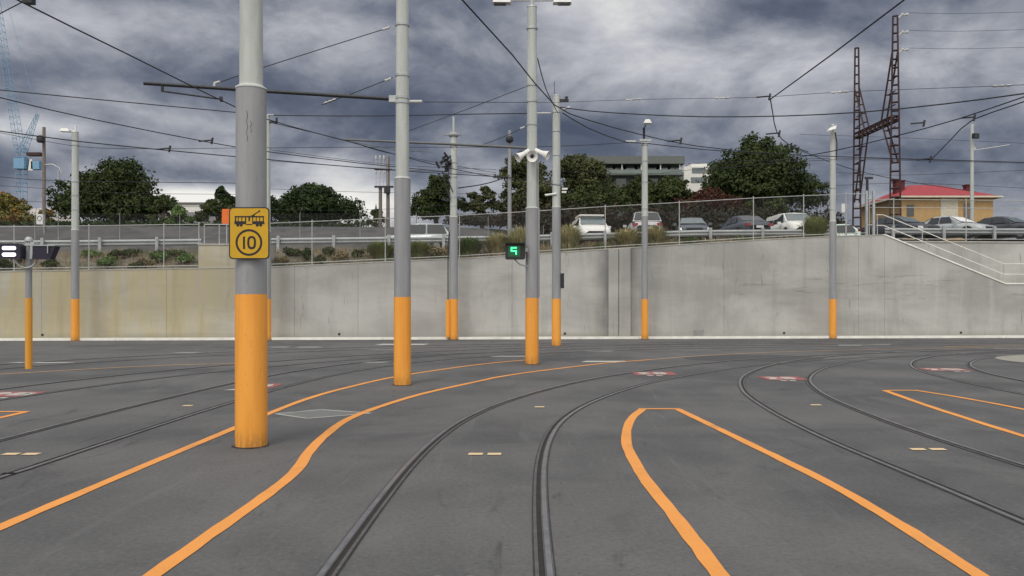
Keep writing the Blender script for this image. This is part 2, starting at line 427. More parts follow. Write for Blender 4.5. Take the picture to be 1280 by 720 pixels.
# thin cap under the fence
mb = MB()
xs = [-58]+[x for x, _ in TOP if -50 < x < 18]+[18.35]
for a, b in zip(xs, xs[1:]):
    pts = []
    for z in (.004,.05):
        for x, d in ((a,-.02),(b,-.02),(b,.30),(a,.30)): pts.append((x, Yw(x)+d, Zw(x)+z))
    mb.hexa(pts)
shift(mb.build('capping_strip', 'concrete'), W)
# hardware: small dark weep holes and a patched square
mb = MB()
for px in (53, 424, 706, 980, 1201):
    x = Xw(px); mb.box((x, Yw(x)-.004, .22), (.10,.02,.10))
shift(mb.build('weep_hole', 'black'), W)
mb = MB(); x = Xw(869); mb.poly([(x-.36,.06),(x+.38,.06),(x+.42,.42),(x+.30,.36),(x-.28,.38),(x-.32,.48)], Yw(x)-.006, Yw(x)+.01)
shift(mb.build('repair_patch', 'patchpale'), W)
# rear wall above the stair
RWl = thing('parapet_wall', 'set back grey concrete wall above the stair at the right', 'wall', (XS0+.2, 41,0))
shift(wallslab([XS0+.1, 30, 60], lambda x: 4.86, 2.2, 2.55).build('wall_panel', 'wall'), RWl)
mb = MB(); mb.hexa([(x, Yw(x)+d, z) for z in (4.863, 4.93) for x, d in ((XS0+.1,2.15),(60,2.15),(60,2.58),(XS0+.1,2.58))])
shift(mb.build('coping', 'concrete'), RWl)
# stair flight
mb = MB(); nst = 14
for i in range(nst):
    x0 = XS0+.1+i*(XS1-XS0)/nst; x1 = x0+(XS1-XS0)/nst-.003; z = 4.86-i*2.3/nst
    mb.hexa([(x, Yw(x)+d, zz) for zz in (0, z) for x, d in ((x0,.40),(x1,.40),(x1,2.15),(x0,2.15))])
mb.hexa([(x, Yw(x)+d, zz) for zz in (0, 2.5) for x, d in ((XS1+.1,.40),(60,.40),(60,2.15),(XS1+.1,2.15))])
tag(mb.build('concrete_stair', 'concrete'), 'concrete stair flight descending right between the two walls', 'stairs')
# kerb
mb = MB()
for x0, x1 in zip(range(-60, 60, 6), range(-54, 66, 6)):
    mb.hexa([(x, Yw(x)+d, z) for z in (0,.11) for x, d in ((x0+.008,-1.02),(x1-.008,-1.02),(x1-.008,-.86),(x0+.008,-.86))])
tag(mb.build('kerb', 'kerb'), kind='structure')
mb = MB(); mb.hexa([(x, Yw(x)+d, z) for z in (0,.09) for x, d in ((-60,-.858),(60,-.858),(60,-.012),(-60,-.012))])
tag(mb.build('wall_apron', 'concrete'), kind='structure')

# ------------------------------------------------------------------ fences / rails
def chain_mesh(mb, xs, zb, h, d, sp=.11, w=.0030):
    x0, x1 = xs
    n = int((x1-x0+h)/sp)
    for s in (1, -1):
        for i in range(-int(h/sp), int((x1-x0)/sp)+int(h/sp)+1):
            a = x0+i*sp; b = a+s*h
            ta, tb = 0., 1.
            lo, hi = min(a, b), max(a, b)
            if hi <= x0 or lo >= x1: continue
            def cl(x): return min(x1, max(x0, x))
            ca, cb = cl(a), cl(b)
            ta = (ca-a)/(b-a); tb = (cb-a)/(b-a)
            pa = (ca, Yw(ca)+d, zb(ca)+ta*h); pb = (cb, Yw(cb)+d, zb(cb)+tb*h)
            yo = .006*s
            mb.add([(pa[0]-w, pa[1]+yo, pa[2]), (pa[0]+w, pa[1]+yo, pa[2]), (pb[0]+w, pb[1]+yo, pb[2]), (pb[0]-w, pb[1]+yo, pb[2])], [(0,1,2,3)])
def fence(label, posts, zb, h, d, m, mesh=True, crank=False, bottom=True, midrail=False, toprail=True, pr=.025, w=.0030):
    x0, x1 = posts[0], posts[-1]
    t = thing('chain_link_fence', label, 'fence', (x0, Yw(x0)+d, zb(x0)))
    for x in posts:
        mb = MB(); y = Yw(x)+d; z = zb(x)
        if crank: mb.tube([(x,y,z-.1),(x,y,z+h),(x+.16,y-.1,z+h+.32)], pr, 6)
        else: mb.tube([(x,y,z-.02),(x,y,z+h+.02)], pr, 8); mb.lathe((x,y,z+h+.02), [(pr*1.2,0),(pr*1.2,.02),(.005,.045)], 8)
        shift(mb.build('post', m), t)
    cuts = sorted(set([x0, x1]+[x for x in posts]))
    if toprail:
        mb = MB(); mb.tube([(x, Yw(x)+d-.012, zb(x)+h-.02) for x in cuts], .020, 6); shift(mb.build('top_rail', m), t)
    if midrail:
        mb = MB(); mb.tube([(x, Yw(x)+d-.012, zb(x)+h*.80) for x in cuts], .018, 6); shift(mb.build('middle_rail', m), t)
    if bottom:
        mb = MB(); mb.tube([(x, Yw(x)+d-.012, zb(x)+.12) for x in cuts], .020, 6); shift(mb.build('bottom_rail', m), t)
    if mesh:
        mb = MB(); chain_mesh(mb, (x0, x1), zb, h, d, w=w); shift(mb.build('wire_mesh', 'meshwire'), t)
    return t
fence('chain link fence on the wall top left of the concrete block', [-46,-42.5,-39,-35.5,-32,-28.5,Xw(-80),Xw(15),Xw(109),Xw(203),Xw(247)], lambda x: Zw(x)+.04, 2.08, .16, 'whiterail')
fence('long chain link fence on the rising wall top behind the tall poles', [Xw(q) for q in (334,389,481,574,665,757,850,943,1006,1059,1085)], lambda x: Zw(x)+.04, 2.08, .16, 'whiterail')
fence('wire mesh fence with middle rail above the set back stair wall', [XS0+.3, Xw(1120)*1.055, Xw(1211)*1.055, Xw(1300)*1.055, 32, 36, 40], lambda x: 4.93, 2.2, 2.36, 'whiterail', midrail=True)
fence('distant fence with cranked post tops along the far edge of the left road', [-36,-32.5,-29.3]+[(q-CX)/F*50.3 for q in (11,85,158,230,300,376,450,520,610,680)], lambda x: terrain(x,12.5)-.05, 1.75, 12.5, 'steel', crank=True, bottom=False, toprail=False)
# handrails of the stair
t = thing('stair_handrail', 'white double tube handrail sloping down along the stair wall', 'handrail', (XS0, Yw(XS0), 5))
for nm, zo in (('top_rail', .98), ('middle_rail', .46)):
    mb = MB(); mb.tube([(x, Yw(x)+.15, stairline(x)+zo+.05) for x in (XS0-.35, XS0, XS1, 60)], .020, 6); shift(mb.build(nm, 'kerb'), t)
for x in (XS0-.3, XS0+2.0, XS0+4.1, XS1, XS1+2.5, XS1+5):
    mb = MB(); mb.tube([(x, Yw(x)+.15, stairline(x)+.06), (x, Yw(x)+.15, stairline(x)+1.03)], .022, 6); shift(mb.build('post', 'whiterail'), t)
t = thing('gate_post', 'tall pair of square grey gate posts at the stair head', 'gate post', (Xw(1086)+.1, Yw(18)+.5, 5))
for q in (1087, 1096):
    mb = MB(); x = Xw(q)*1.005; mb.box((x, Yw(x)+.55, 6.15), (.11,.11,2.3)); shift(mb.build('post', 'steel'), t)
mb = MB(); x0, x1 = Xw(1087)*1.005, Xw(1096)*1.005; mb.box(((x0+x1)/2, Yw(x0)+.55, 6.9), (x1-x0-.12,.05,.05)); mb.box(((x0+x1)/2, Yw(x0)+.55, 5.6), (x1-x0-.12,.05,.05))
shift(mb.build('cross_bar', 'steel'), t)

def guardrail(label, x0, x1, d, zf, step=2.9):
    t = thing('guardrail', label, 'guardrail', (x0, Yw(x0)+d, zf(x0)))
    prof = [(0,.42),(-.04,.46),(-.08,.50),(-.08,.53),(-.02,.58),(-.02,.61),(-.08,.66),(-.08,.69),(-.04,.73),(0,.77)]
    mb = MB(); n = max(2, int((x1-x0)/1.5)); xs = [x0+(x1-x0)*i/n for i in range(n+1)]; k = len(prof)
    vs = [(x, Yw(x)+d+a, zf(x)+z) for x in xs for a, z in prof]+[(x, Yw(x)+d+a+.012, zf(x)+z) for x in xs for a, z in prof]
    N = len(xs)*k; fs = []
    for i in range(n):
        for j in range(k-1):
            q = (i*k+j, (i+1)*k+j, (i+1)*k+j+1, i*k+j+1); fs.append(q); fs.append(tuple(N+v for v in q[::-1]))
    mb.add(vs, fs); shift(mb.build('beam', 'beam'), t)
    x = x0+.4
    while x < x1-.2:
        mb = MB(); mb.box((x, Yw(x)+d-.17, zf(x)+.36), (.15,.12,1.04)); shift(mb.build('post', 'steel'), t); x += step
guardrail('left galvanised guardrail along the road behind the two signal boxes', -48, Xw(250)*1.12, 4.8, zg)
guardrail('long galvanised guardrail in front of the middle row of parked cars', Xw(338)*1.12, 17.6, 4.8, zg)
guardrail('galvanised guardrail in front of three parked cars above the stair', 20.6, 46, 4.6, lambda x: zg(x)+.05)

# concrete block with railing behind the sign pole
t = thing('concrete_block', 'raised pale concrete block on the wall top just left of the speed sign', 'block', (Xw(275), Yw(-13)+.3, 3.4))
x0, x1 = Xw(248), Xw(331)
mb = MB(); mb.hexa([(x, Yw(x)+d, z) for z in (Zw(x0)+.06, 4.42) for x, d in ((x0,.02),(x1,.02),(x1,1.6),(x0,1.6))]); shift(mb.build('block_body', 'wall'), t)
mb = MB(); mb.hexa([(x, Yw(x)+d, z) for z in (4.423, 4.49) for x, d in ((x0-.04,-.02),(x1,-.02),(x1,1.64),(x0-.04,1.64))]); shift(mb.build('block_cap', 'concrete'), t)
t = thing('railing', 'white tube railing on top of the concrete block left of the sign', 'railing', (x0, Yw(x0), 4.49))
mb = MB(); mb.tube([(x, Yw(x)+.2, 5.40) for x in (x0+.2, x1)], .03, 6); shift(mb.build('top_rail', 'whiterail'), t)
for i in range(5):
    x = x0+.2+i*(x1-x0-.3)/4; mb = MB(); mb.tube([(x, Yw(x)+.2, 4.49), (x, Yw(x)+.2, 5.40)], .024, 6); shift(mb.build('post', 'whiterail'), t)

# ------------------------------------------------------------------ tram tracks
tracks = [
 ('middle tram track curving from the bottom centre to the right', [(-.52,-30),(-.52,-4),(-.515,3),(-.50,5.2),(-.46,7.2),(-.38,9),(-.215,10.7),(.06,12.25),(.55,13.95),(1.28,15.75),(2.2,17.55),(3.35,19.3),(5.3,21.7),(8,24.2),(11.5,26.3),(15.5,27.9),(20,28.9),(26,29.6),(40,30.4)]),
 ('tram track right of centre bending right beyond the orange loop', [(4.9,-30),(4.9,2),(4.88,7),(4.82,10.5),(5.0,13.5),(5.42,16.2),(6.3,19),(7.9,22),(10.2,24.8),(13.5,27.2),(17.5,28.9),(22,29.9),(30,30.9),(42,31.6)]),
 ('tram track at the far right edge curving away', [(10.6,-30),(10.6,6),(10.5,12),(10.62,16.5),(11.05,19.8),(12.05,22.5),(13.7,24.9),(16.2,27),(19.7,28.7),(24.5,30),(33,31.2),(44,32)]),
 ('tram track passing left behind the sign pole', [(-5.95,-30),(-5.95,4),(-5.9,9),(-5.7,14),(-5.2,18.5),(-4.2,22),(-2.5,25),(.5,27.9),(4.5,30.1),(9,31.5),(15,32.6),(25,33.4),(42,34.2)]),
 ('tram track at the left crossing below the signal post', [(-11,-30),(-10.9,5),(-10.6,10),(-10,14.5),(-9,18.5),(-7.3,22),(-5,25.2),(-2,28),(2,30.4),(7,32.2),(14,33.6),(24,34.6),(42,35.5)]),
 ('farthest left tram track sweeping along the wall', [(-16.5,-30),(-16.4,8),(-16,14),(-15,19),(-13,23.5),(-10,27),(-6,30),(-1,32.2),(6,33.9),(14,35),(24,35.8),(42,36.6)])]
for lab, pts in tracks:
    t = thing('tram_track', lab, 'tram track', (pts[2][0], pts[2][1], 0), group='embedded tram tracks')
    path = spline(pts, .35)
    for s in (-1, 1):
        mb = MB(); o = s*.7175
        def ob(a, b): return (o+s*a, o+s*b) if s > 0 else (o+s*b, o+s*a)
        ribbon(mb, path, *ob(.012, .050), .014, 2, .010)
        ribbon(mb, path, *ob(.0, .0115), .012, 0, .008); ribbon(mb, path, *ob(.0505, .062), .012, 0, .008)
        ribbon(mb, path, *ob(-.040, 0), .0045, 1)
        ribbon(mb, path, *ob(-.066, -.040), .012, 0, .010)
        r = mb.build('rail', ['railsteel', 'groove', 'railtop']); shift(r, t)
        mb = MB(); ribbon(mb, path, *ob(-.080, .075), .0022, 0); q = mb.build('sealing_strip', 'seal')
        q.parent = r; q.location = (0,0,0)

# ------------------------------------------------------------------ painted markings
def pline(label, pts, w, m='lineorange', z=.006, grp='orange painted lines', name='painted_line'):
    path = spline(pts, .25); mb = MB(); ribbon(mb, path, -w/2, w/2, z); jr = random.Random(len(label)); mb.v = [(x+jr.uniform(-.006,.006), y+jr.uniform(-.006,.006), zz) for x, y, zz in mb.v]
    return tag(mb.build(name, m, loc=(pts[0][0], pts[0][1], z)), label, 'line marking', grp)
pline('upper orange line running from the left edge past the sign pole', [(-4.08,-8),(-4.08,-3),(-4.07,0),(-4.07,3),(-4.06,6.34),(-3.92,11.3),(-3.77,14.5),(-3.36,16.8),(-2.6,19.3),(-.91,22.6),(.7,24.6)], .125)
pline('wavy orange line from the bottom left curving away past the middle poles', [(-2.36,-8),(-2.36,-3),(-2.36,0),(-2.36,3),(-2.35,5.23),(-2.27,7.6),(-2.30,8.6),(-2.42,9.6),(-2.5,10.8),(-2.45,12.5),(-1.85,15.1),(-.9,17.5),(.1,19.6),(2.4,22.7),(4.2,24.4)], .13)
path = [(1.36,-8),(1.36,-3),(1.36,1),(1.36,4),(1.36,6.5),(1.35,8.41),(1.47,10.3),(1.8,12.1),(2.16,13.25)]
pline('left side of the narrow orange loop in the middle', path, .13)
pline('short end of the narrow orange loop in the middle', [(2.11,13.28),(2.4,13.29),(2.80,13.28)], .11, z=.0068)
pline('right side of the narrow orange loop in the middle', [(2.75,13.25),(2.87,11.6),(2.98,10.1),(3.12,8),(3.12,6.5),(3.05,5.0),(3.02,3),(3.02,0),(3.02,-4),(3.02,-8)], .125)
pline('near side of the orange loop at the right edge', [(6.7,-8),(6.7,0),(6.7,5),(6.72,8.5),(6.8,10.65),(7.08,13.4),(7.45,15.95)], .12)
pline('short end of the orange loop at the right edge', [(7.40,15.98),(7.8,16.05),(8.15,16.02)], .12, z=.0068)
pline('far side of the orange loop at the right edge', [(8.12,15.98),(8.33,14.9),(8.47,13.2),(8.5,10),(8.5,6),(8.5,-1),(8.5,-8)], .11)
pline('orange corner mark at the left edge, near arm', [(-7.92,5),(-7.9,9),(-7.88,11.8),(-7.86,12.9)], .12)
pline('orange corner mark at the left edge, far arm', [(-7.82,12.95),(-8.3,12.95),(-9.4,12.9)], .11, z=.0068)
pline('faint orange line curving past the foot of the signal post', [(-13.6,18.3),(-12.5,19.6),(-11,21.2),(-9.8,22.2),(-8.6,22.7),(-7.4,23.0)], .12, 'linepale', grp='faded painted lines')
pline('faded line continuing the wavy orange line toward the right', [(4.2,24.4),(6,26),(9,27.9),(13,29.4),(18,30.6)], .10, 'linepale', grp='faded painted lines')
pline('faded orange streak close to the wall at the right', [(17,31.4),(20,31.9),(24,32.3)], .16, 'linepale', grp='faded painted lines')
pline('pale seam running in front of the middle poles near the wall', [(-16,30.5),(-8,29.2),(0,29.6),(8,31.2),(16,33)], .07, 'patchpale', z=.0035, grp='faded painted lines')
pline('pale seam nearest the wall foot', [(-22,33),(-12,33.4),(0,34),(12,34.9)], .08, 'patchpale', z=.0036, grp='faded painted lines')
pline('pale seam bending along the far left track', [(-17,25.5),(-12,27.2),(-6,28),(0,27.6)], .06, 'patchpale', z=.0037, grp='faded painted lines')

def dash(label, pts, z=.0075, m='dash'):
    mb = MB(); mb.flat(pts, z); c = pts[0]
    return tag(mb.build('dash_mark', m, loc=(c[0], c[1], z)), label, 'dash mark', 'short cream dashes between rails')
for q, (x0, x1, y, where) in enumerate([(585,603,568,'left dash of the pair inside the middle track'),(609,626,568,'right dash of the pair inside the middle track'),
    (4,23,568,'left dash of the pair at the left edge'),(29,48,568,'right dash of the pair at the left edge'),
    (1138,1156,562,'left dash of the pair inside the right track'),(1162,1181,562,'right dash of the pair inside the right track'),
    (541,549,723.5,'left dash cut off by the bottom edge'),(582,590,723.5,'right dash cut off by the bottom edge'),
    (668,680,509,'single small dash inside the middle track farther away'),(1013,1026,506.5,'single small dash inside the right track'),(228,240,507.5,'single small dash left of the sign pole')]):
    (a, Y), (b, _) = G(x0, y), G(x1, y); h = .12 if y < 600 else .06
    dash('cream '+where, [(a, Y-h/2), (b, Y-h/2), (b+.01, Y+h/2), (a+.01, Y+h/2)])
# red painted number boards on the ground with white strokes
def redmark(label, px, py, wpx, seed):
    X, Y = G(px, py); w = wpx/F*Y; d = .85
    t = thing('ground_mark', label, 'ground marking', (X, Y, 0), group='red and white ground markings')
    mb = MB(); mb.flat([(X-w/2,Y-d/2),(X+w/2,Y-d/2),(X+w/2,Y+d/2),(X-w/2,Y+d/2)], .007); shift(mb.build('red_panel', 'red'), t)
    mb = MB(); r = random.Random(seed)
    def stroke(pts, ww=.12):
        path = [Vector((X+a*w/2, Y+b*d/2, 0)) for a, b in pts]; ribbon(mb, path, -ww/2, ww/2, .0085)
    stroke([(-.72,.35),(-.45,.55),(-.30,.30),(-.68,-.55),(-.20,-.55)], .16)
    stroke([(.10,.1),(.16,.5),(.38,.55),(.5,.1),(.40,-.45),(.2,-.5),(.10,.1)], .15)
    if seed % 2: stroke([(.66,.5),(.70,-.5)], .16)
    shift(mb.build('white_figures', 'linewhite'), t)
    mb = MB(); o = -.5 if seed % 2 == 0 else -.1
    for k in (0, .42): mb.flat([(X+(o+k)*w/2, Y-d*.78),(X+(o+k+.3)*w/2, Y-d*.78),(X+(o+k+.3)*w/2, Y-d*.60),(X+(o+k)*w/2, Y-d*.60)], .007)
    shift(mb.build('white_underline', 'linewhite'), t)
redmark('red painted mark with white figures on the middle track', 817, 467, 52, 2)
redmark('red painted mark with white figures on the track right of centre', 978, 473, 50, 4)
redmark('red painted mark with white figures on the far right track', 1180, 462, 54, 3)
redmark('red painted mark with white figures at the left edge', 14, 493, 60, 5)
redmark('red painted mark half hidden behind the sign pole', 325, 482.5, 44, 6)
# patches, covers
def patch(label, pts, m='patchpale', z=.005, name='ground_patch', cat='patch', grp='pale ground patches'):
    mb = MB(); mb.flat(pts, z); return tag(mb.build(name, m, loc=(pts[0][0], pts[0][1], z)), label, cat, grp)
def pxpatch(label, x0, x1, y, h=.35, m='linewhite', sk=.2, z=.005):
    (a, Y), (b, _) = G(x0, y), G(x1, y)
    patch(label, [(a, Y-h/2), (b, Y-h/2), (b+sk, Y+h/2), (a+sk, Y+h/2)], m, z)
pxpatch('short white bar by the wall just right of the sign pole', 335, 358, 434, .3)
pxpatch('second white bar by the wall right of the sign pole', 368, 397, 434, .35)
pxpatch('pale trapezoid painted behind the orange pole base of the bracket pole', 470, 530, 430.6, .9, 'linewhite')
pxpatch('long pale streak in front of the trapezoid', 445, 500, 437, .3, 'patchpale')
pxpatch('pale patch left of the bracket pole', 452, 480, 453, .4, 'patchpale')
pxpatch('pale streak at the left below the signal boxes', 12, 85, 453.4, .28, 'linewhite')
pxpatch('faint pale patch between the signal post and sign pole', 215, 245, 441, .5, 'patchpale')
pxpatch('pale patch just beyond the wavy orange line', 725, 776, 452, .5, 'linewhite')
pxpatch('faint pale patch right of the loudspeaker pole', 728, 762, 439, .5, 'patchpale')
pxpatch('white streak at the wall foot below the right pole', 1045, 1074, 431.5, .35, 'linewhite')
pxpatch('second white streak right of the right pole', 1074, 1110, 430.6, .3, 'linewhite', z=.0055)
pxpatch('pale patch left of the loudspeaker pole foot', 612, 655, 445.5, .6, 'patchpale')
pxpatch('pale streak near the concrete pad', 1240, 1280, 436, .5, 'patchpale')
pxpatch('white speck beside the red mark at the sign pole', 281, 299, 487, .25, 'linewhite')
patch('dark oval tar patch beyond the track right of centre', [(7.6+2.2*math.cos(a)+.9*math.sin(a)*.3, 25.2+1.5*math.sin(a)) for a in np.linspace(0, 6.28, 24)[:-1]], 'patchdark', .0032, grp='dark tar patches')
patch('pale round concrete pad at the right edge', [(17.75+2.95*math.cos(a), 23.7+2.95*math.sin(a)) for a in np.linspace(0, 6.283, 49)[:-1]], 'padconcrete', .010, 'concrete_pad', 'concrete pad', None)
for i, (x, y, rx, ry) in enumerate([(-7,6.5,.7,1.3),(2.3,8.8,.35,1.2),(6.0,7.6,.7,.5),(-1.4,16.5,.8,1.1),(.4,9,.25,1.5)]): pass
cp = [(-3.76,12.72),(-3.12,12.22),(-2.24,12.80),(-3.16,13.22)]
t = thing('utility_cover', 'diamond shaped metal cover outlined in white beside the wavy orange line', 'utility cover', (cp[0][0], cp[0][1], 0))
mb = MB(); mb.flat(cp, .0036); shift(mb.build('cover_plate', 'coverplate'), t)
mb = MB()
for a, b in zip(cp, cp[1:]+cp[:1]):
    ribbon(mb, [Vector((*a,0)), Vector((*b,0))], -.024, .024, .0046)
shift(mb.build('painted_outline', 'linewhite'), t)

# ------------------------------------------------------------------ poles
def band(mb, x, y, z, r, h=.05): mb.lathe((x, y, z), [(r+.012,0),(r+.012,h)], 16)
def pole(label, px, Y, rb, ru, zj, ztop, zor=1.88, bands=(), hor=None, cap=True, name='tram_pole', X=None):
    X = (px-CX)/F*Y if X is None else X
    t = thing(name, label, 'pole', (X, Y, 0), group='grey tram wire poles with orange bases')
    mb = MB(); mb.lathe((X,Y,0), [(rb+.006,0),(rb+.006,zor)], 28); shift(mb.build('orange_base', 'orange'), t)
    mb = MB(); gr = random.Random(int(px)); mb.add([(X+(rb+.02+gr.uniform(0,.035))*math.cos(2*math.pi*k/26), Y+(rb+.02+gr.uniform(0,.035))*math.sin(2*math.pi*k/26), .009) for k in range(26)]+[(X,Y,.022)], [(k, (k+1) % 26, 26) for k in range(26)]); shift(mb.build('base_seal', 'seal'), t)
    mb = MB(); mb.lathe((X,Y,zor+.001), [(rb,0),(rb-.004,zj-zor-.02)], 28); shift(mb.build('lower_shaft', 'lower'), t)
    mb = MB(); mb.lathe((X,Y,zj-.018), [(rb+.002,0),(rb+.002,.02),(ru+.003,.05)], 28); shift(mb.build('collar', 'upper'), t)
    mb = MB(); mb.lathe((X,Y,zj+.033), [(ru,0),(ru*.90,ztop-zj-.035)], 28)
    shift(mb.build('upper_shaft', 'upper'), t)
    if cap: mb = MB(); mb.lathe((X,Y,ztop), [(ru*.95,0),(ru*.95,.04),(.02,.08)], 20); shift(mb.build('cap', 'steel'), t)
    for z in bands:
        mb = MB(); band(mb, X, Y, z, ru if z > zj else rb); shift(mb.build('clamp_band', 'steel'), t)
    return t, X
def zat(py, Y): return H+(HY-py)/F*Y
def bolt_on(t, mb, name, m): return shift(mb.build(name, m), t)

# A: sign pole
YA = 9.94
tA, XA = pole('thickest nearest tram pole carrying the yellow speed sign', 314, YA, .188, .142, 4.44, 9.2)
mb = MB(); zs_ = np.linspace(3.75,4.12,9)
mb.tube([(XA+.008*math.sin(k*2.1)+.01, YA-.186, z) for k, z in enumerate(zs_)], .0022, 5)
mb.tube([(XA+.055+.015*math.sin(k*2.9), YA-.179, z) for k, z in enumerate(np.linspace(3.85,4.0,5))], .002, 5)
bolt_on(tA, mb, 'scribbled_mark', 'darkmetal')
# B: bracket pole
YB = 17.14
tB, XB = pole('tall tram pole with a long bracket arm, second from the sign pole', 503, YB, .178, .145, 4.42, 9.6, bands=[zat(33,YB), zat(96,YB), zat(124,YB), zat(130,YB)])
mb = MB(); mb.tube([(XB-.15,YB,zat(124,YB)), P(340,114.5,YB), P(180,104,YB)], .04, 8); bolt_on(tB, mb, 'bracket_arm', 'darkmetal')
mb = MB(); a = P(203,107,YB); mb.tube([a, a+Vector((0,0,-.13))], .03, 6); mb.tube([a+Vector((0,0,-.12)), P(277,124,YB-.3)], .02, 6); mb.tube([P(276,121,YB-.3), P(277,127,YB-.3)], .035, 6)
bolt_on(tB, mb, 'registration_arm', 'darkmetal')
mb = MB(); mb.tube([P(268,108,YB), P(268.5,103.5,YB)], .03, 6); mb.tube([P(268,104,YB), P(275,102,YB)], .025, 6); bolt_on(tB, mb, 'arm_insulator', 'insul')
mb = MB(); z = zat(127,YB); mb.tube([(XB+.14,YB,z),(XB+.42,YB,z)], .035, 8); bolt_on(tB, mb, 'strain_insulator', 'insul')
mb = MB(); mb.box((XB-.2,YB,zat(124,YB)), (.16,.12,.14)); bolt_on(tB, mb, 'arm_socket', 'steel')
# C: loudspeaker pole
YC = 22.8
tC, XC = pole('tram pole with double lamp head, loudspeakers and the green signal', 665, YC, .185, .15, 4.44, 10.15, bands=[zat(q,YC) for q in (37,108,128,157)])
mb = MB(); mb.tube([(XC+.19,YC-.05,1.9),(XC+.19,YC-.05,4.4),(XC+.165,YC-.05,4.5),(XC+.165,YC-.05,5.9)], .028, 8); bolt_on(tC, mb, 'conduit', 'lower')
mb = MB(); mb.tube([(XC,YC,10.1),(XC,YC,10.42)], .06, 10); mb.tube([(XC-.78,YC,10.36),(XC+.78,YC,10.36)], .028, 8); bolt_on(tC, mb, 'lamp_arm', 'upper')
for s in (-1, 1):
    mb = MB(); c = XC+s*.86
    mb.hexa([(c-.26,YC-.13,10.27),(c+.26,YC-.13,10.27),(c+.26,YC+.13,10.27),(c-.26,YC+.13,10.27),(c-.22,YC-.09,10.40),(c+.2,YC-.09,10.43),(c+.2,YC+.09,10.43),(c-.22,YC+.09,10.40)])
    lh = bolt_on(tC, mb, 'lamp_head', 'white')
    mb = MB(); mb.box((c+s*.05,YC,10.255), (.34,.2,.025)); q = mb.build('lamp_glass', 'glassdark'); shift(q, tC); q.parent = lh; q.location = (Vector(q.location)-Vector(lh.location))
# C bracket arm
mb = MB(); mb.tube([(XC-.15,YC,zat(185,YC)), P(560,180,YC), P(430,174.5,YC)], [.040,.036,.028], 8); mb.tube([P(432,176,YC), P(500,188,YC), P(540,190,YC)], .012, 6)
bolt_on(tC, mb, 'bracket_arm', 'armgrey')
# B has its own arm crossing behind; D
YD = 32.1
tD, XD = pole('slim tram pole with thin antenna just right of the loudspeaker pole', 695.5, YD, .18, .165, 5.55, 10.0, bands=[zat(q,YD) for q in (141,165,195,231)])
mb = MB(); mb.tube([(XD-.08,YD,10),(XD-.08,YD,10.6)], .012, 5); bolt_on(tD, mb, 'antenna', 'darkmetal')
mb = MB(); mb.box((XD+.28,YD-.05,zat(126,YD)), (.42,.08,.10)); mb.box((XD+.40,YD-.05,zat(124,YD)), (.12,.10,.18)); bolt_on(tD, mb, 'wire_clamp', 'darkmetal')
mb = MB(); mb.tube([(XD-.45,YD,zat(244,YD)),(XD,YD-.2,zat(243,YD))], .045, 6); mb.box((XD+.33,YD-.1,zat(236.5,YD)), (.22,.1,.07)); mb.box((XD+.30,YD-.1,zat(240.5,YD)), (.18,.1,.07)); bolt_on(tD, mb, 'side_bracket', 'white')
mb = MB(); mb.box((XD+.24,YD,zat(351,YD)), (.13,.2,.6)); bolt_on(tD, mb, 'control_box', 'darkmetal')
mb = MB(); z = zat(141.5,YD); mb.tube([(XD-.2,YD,z),(XD-.85,YD,z)], .03, 6); mb.tube([(XD+.2,YD,zat(138,YD)),(XD+.55,YD,zat(134,YD))], .05, 6); bolt_on(tD, mb, 'strain_insulator', 'insul')
# E
def off(px): x = Xw(px); return x*.973, (Yw(x))*.973
XE, YE = off(806)
tE, _ = pole('slim tram pole with single hooked lamp in front of the wall expansion joint', 806, YE, .155, .15, 5.8, zat(178,YE), bands=[zat(q,YE) for q in (182,202,228,262)], X=XE)
mb = MB(); z = zat(178,YE); mb.tube([(XE-.04,YE,z),(XE-.04,YE,zat(160,YE)),(XE+.03,YE-.05,zat(157,YE))], .055, 8); bolt_on(tE, mb, 'lamp_stem', 'darkmetal')
mb = MB(); c = P(809,152,YE); mb.hexa([(c.x-.18,c.y-.2,c.z-.1),(c.x+.18,c.y-.2,c.z-.1),(c.x+.18,c.y+.2,c.z-.1),(c.x-.18,c.y+.2,c.z-.1),(c.x-.10,c.y-.15,c.z+.08),(c.x+.1,c.y-.15,c.z+.08),(c.x+.1,c.y+.15,c.z+.08),(c.x-.1,c.y+.15,c.z+.08)]); bolt_on(tE, mb, 'lamp_head', 'white')
mb = MB(); z = zat(177,YE); mb.tube([(XE-.9,YE,z),(XE-.42,YE,z)], .05, 6); bolt_on(tE, mb, 'strain_insulator', 'insul')
mb = MB(); mb.box((XE,YE-.16,zat(176,YE)), (.55,.06,.10)); mb.box((XE,YE-.16,zat(179,YE)), (.4,.06,.05)); bolt_on(tE, mb, 'wire_clamp', 'steel')
# F
XF, YF = off(1041)
tF, _ = pole('slim tram pole with side floodlight below the dark tree edge at the right', 1041, YF, .16, .14, 5.6, zat(157,YF), bands=[zat(q,YF) for q in (200,236,263)], X=XF)
mb = MB(); z = zat(163,YF); mb.tube([(XF,YF-.1,z+.1),(XF-.12,YF-.25,z)], .04, 6); mb.hexa([(XF-.38,YF-.5,z-.12),(XF-.05,YF-.5,z-.02),(XF-.05,YF-.2,z-.02),(XF-.38,YF-.2,z-.12),(XF-.33,YF-.45,z+.02),(XF,YF-.45,z+.15),(XF,YF-.22,z+.15),(XF-.33,YF-.22,z+.02)]); bolt_on(tF, mb, 'floodlight', 'white')
mb = MB(); mb.tube([(XF+.06,YF-.15,zat(166,YF)),(XF+.16,YF-.1,zat(180,YF)),(XF+.17,YF,zat(200,YF))], .025, 6); bolt_on(tF, mb, 'cable', 'darkmetal')
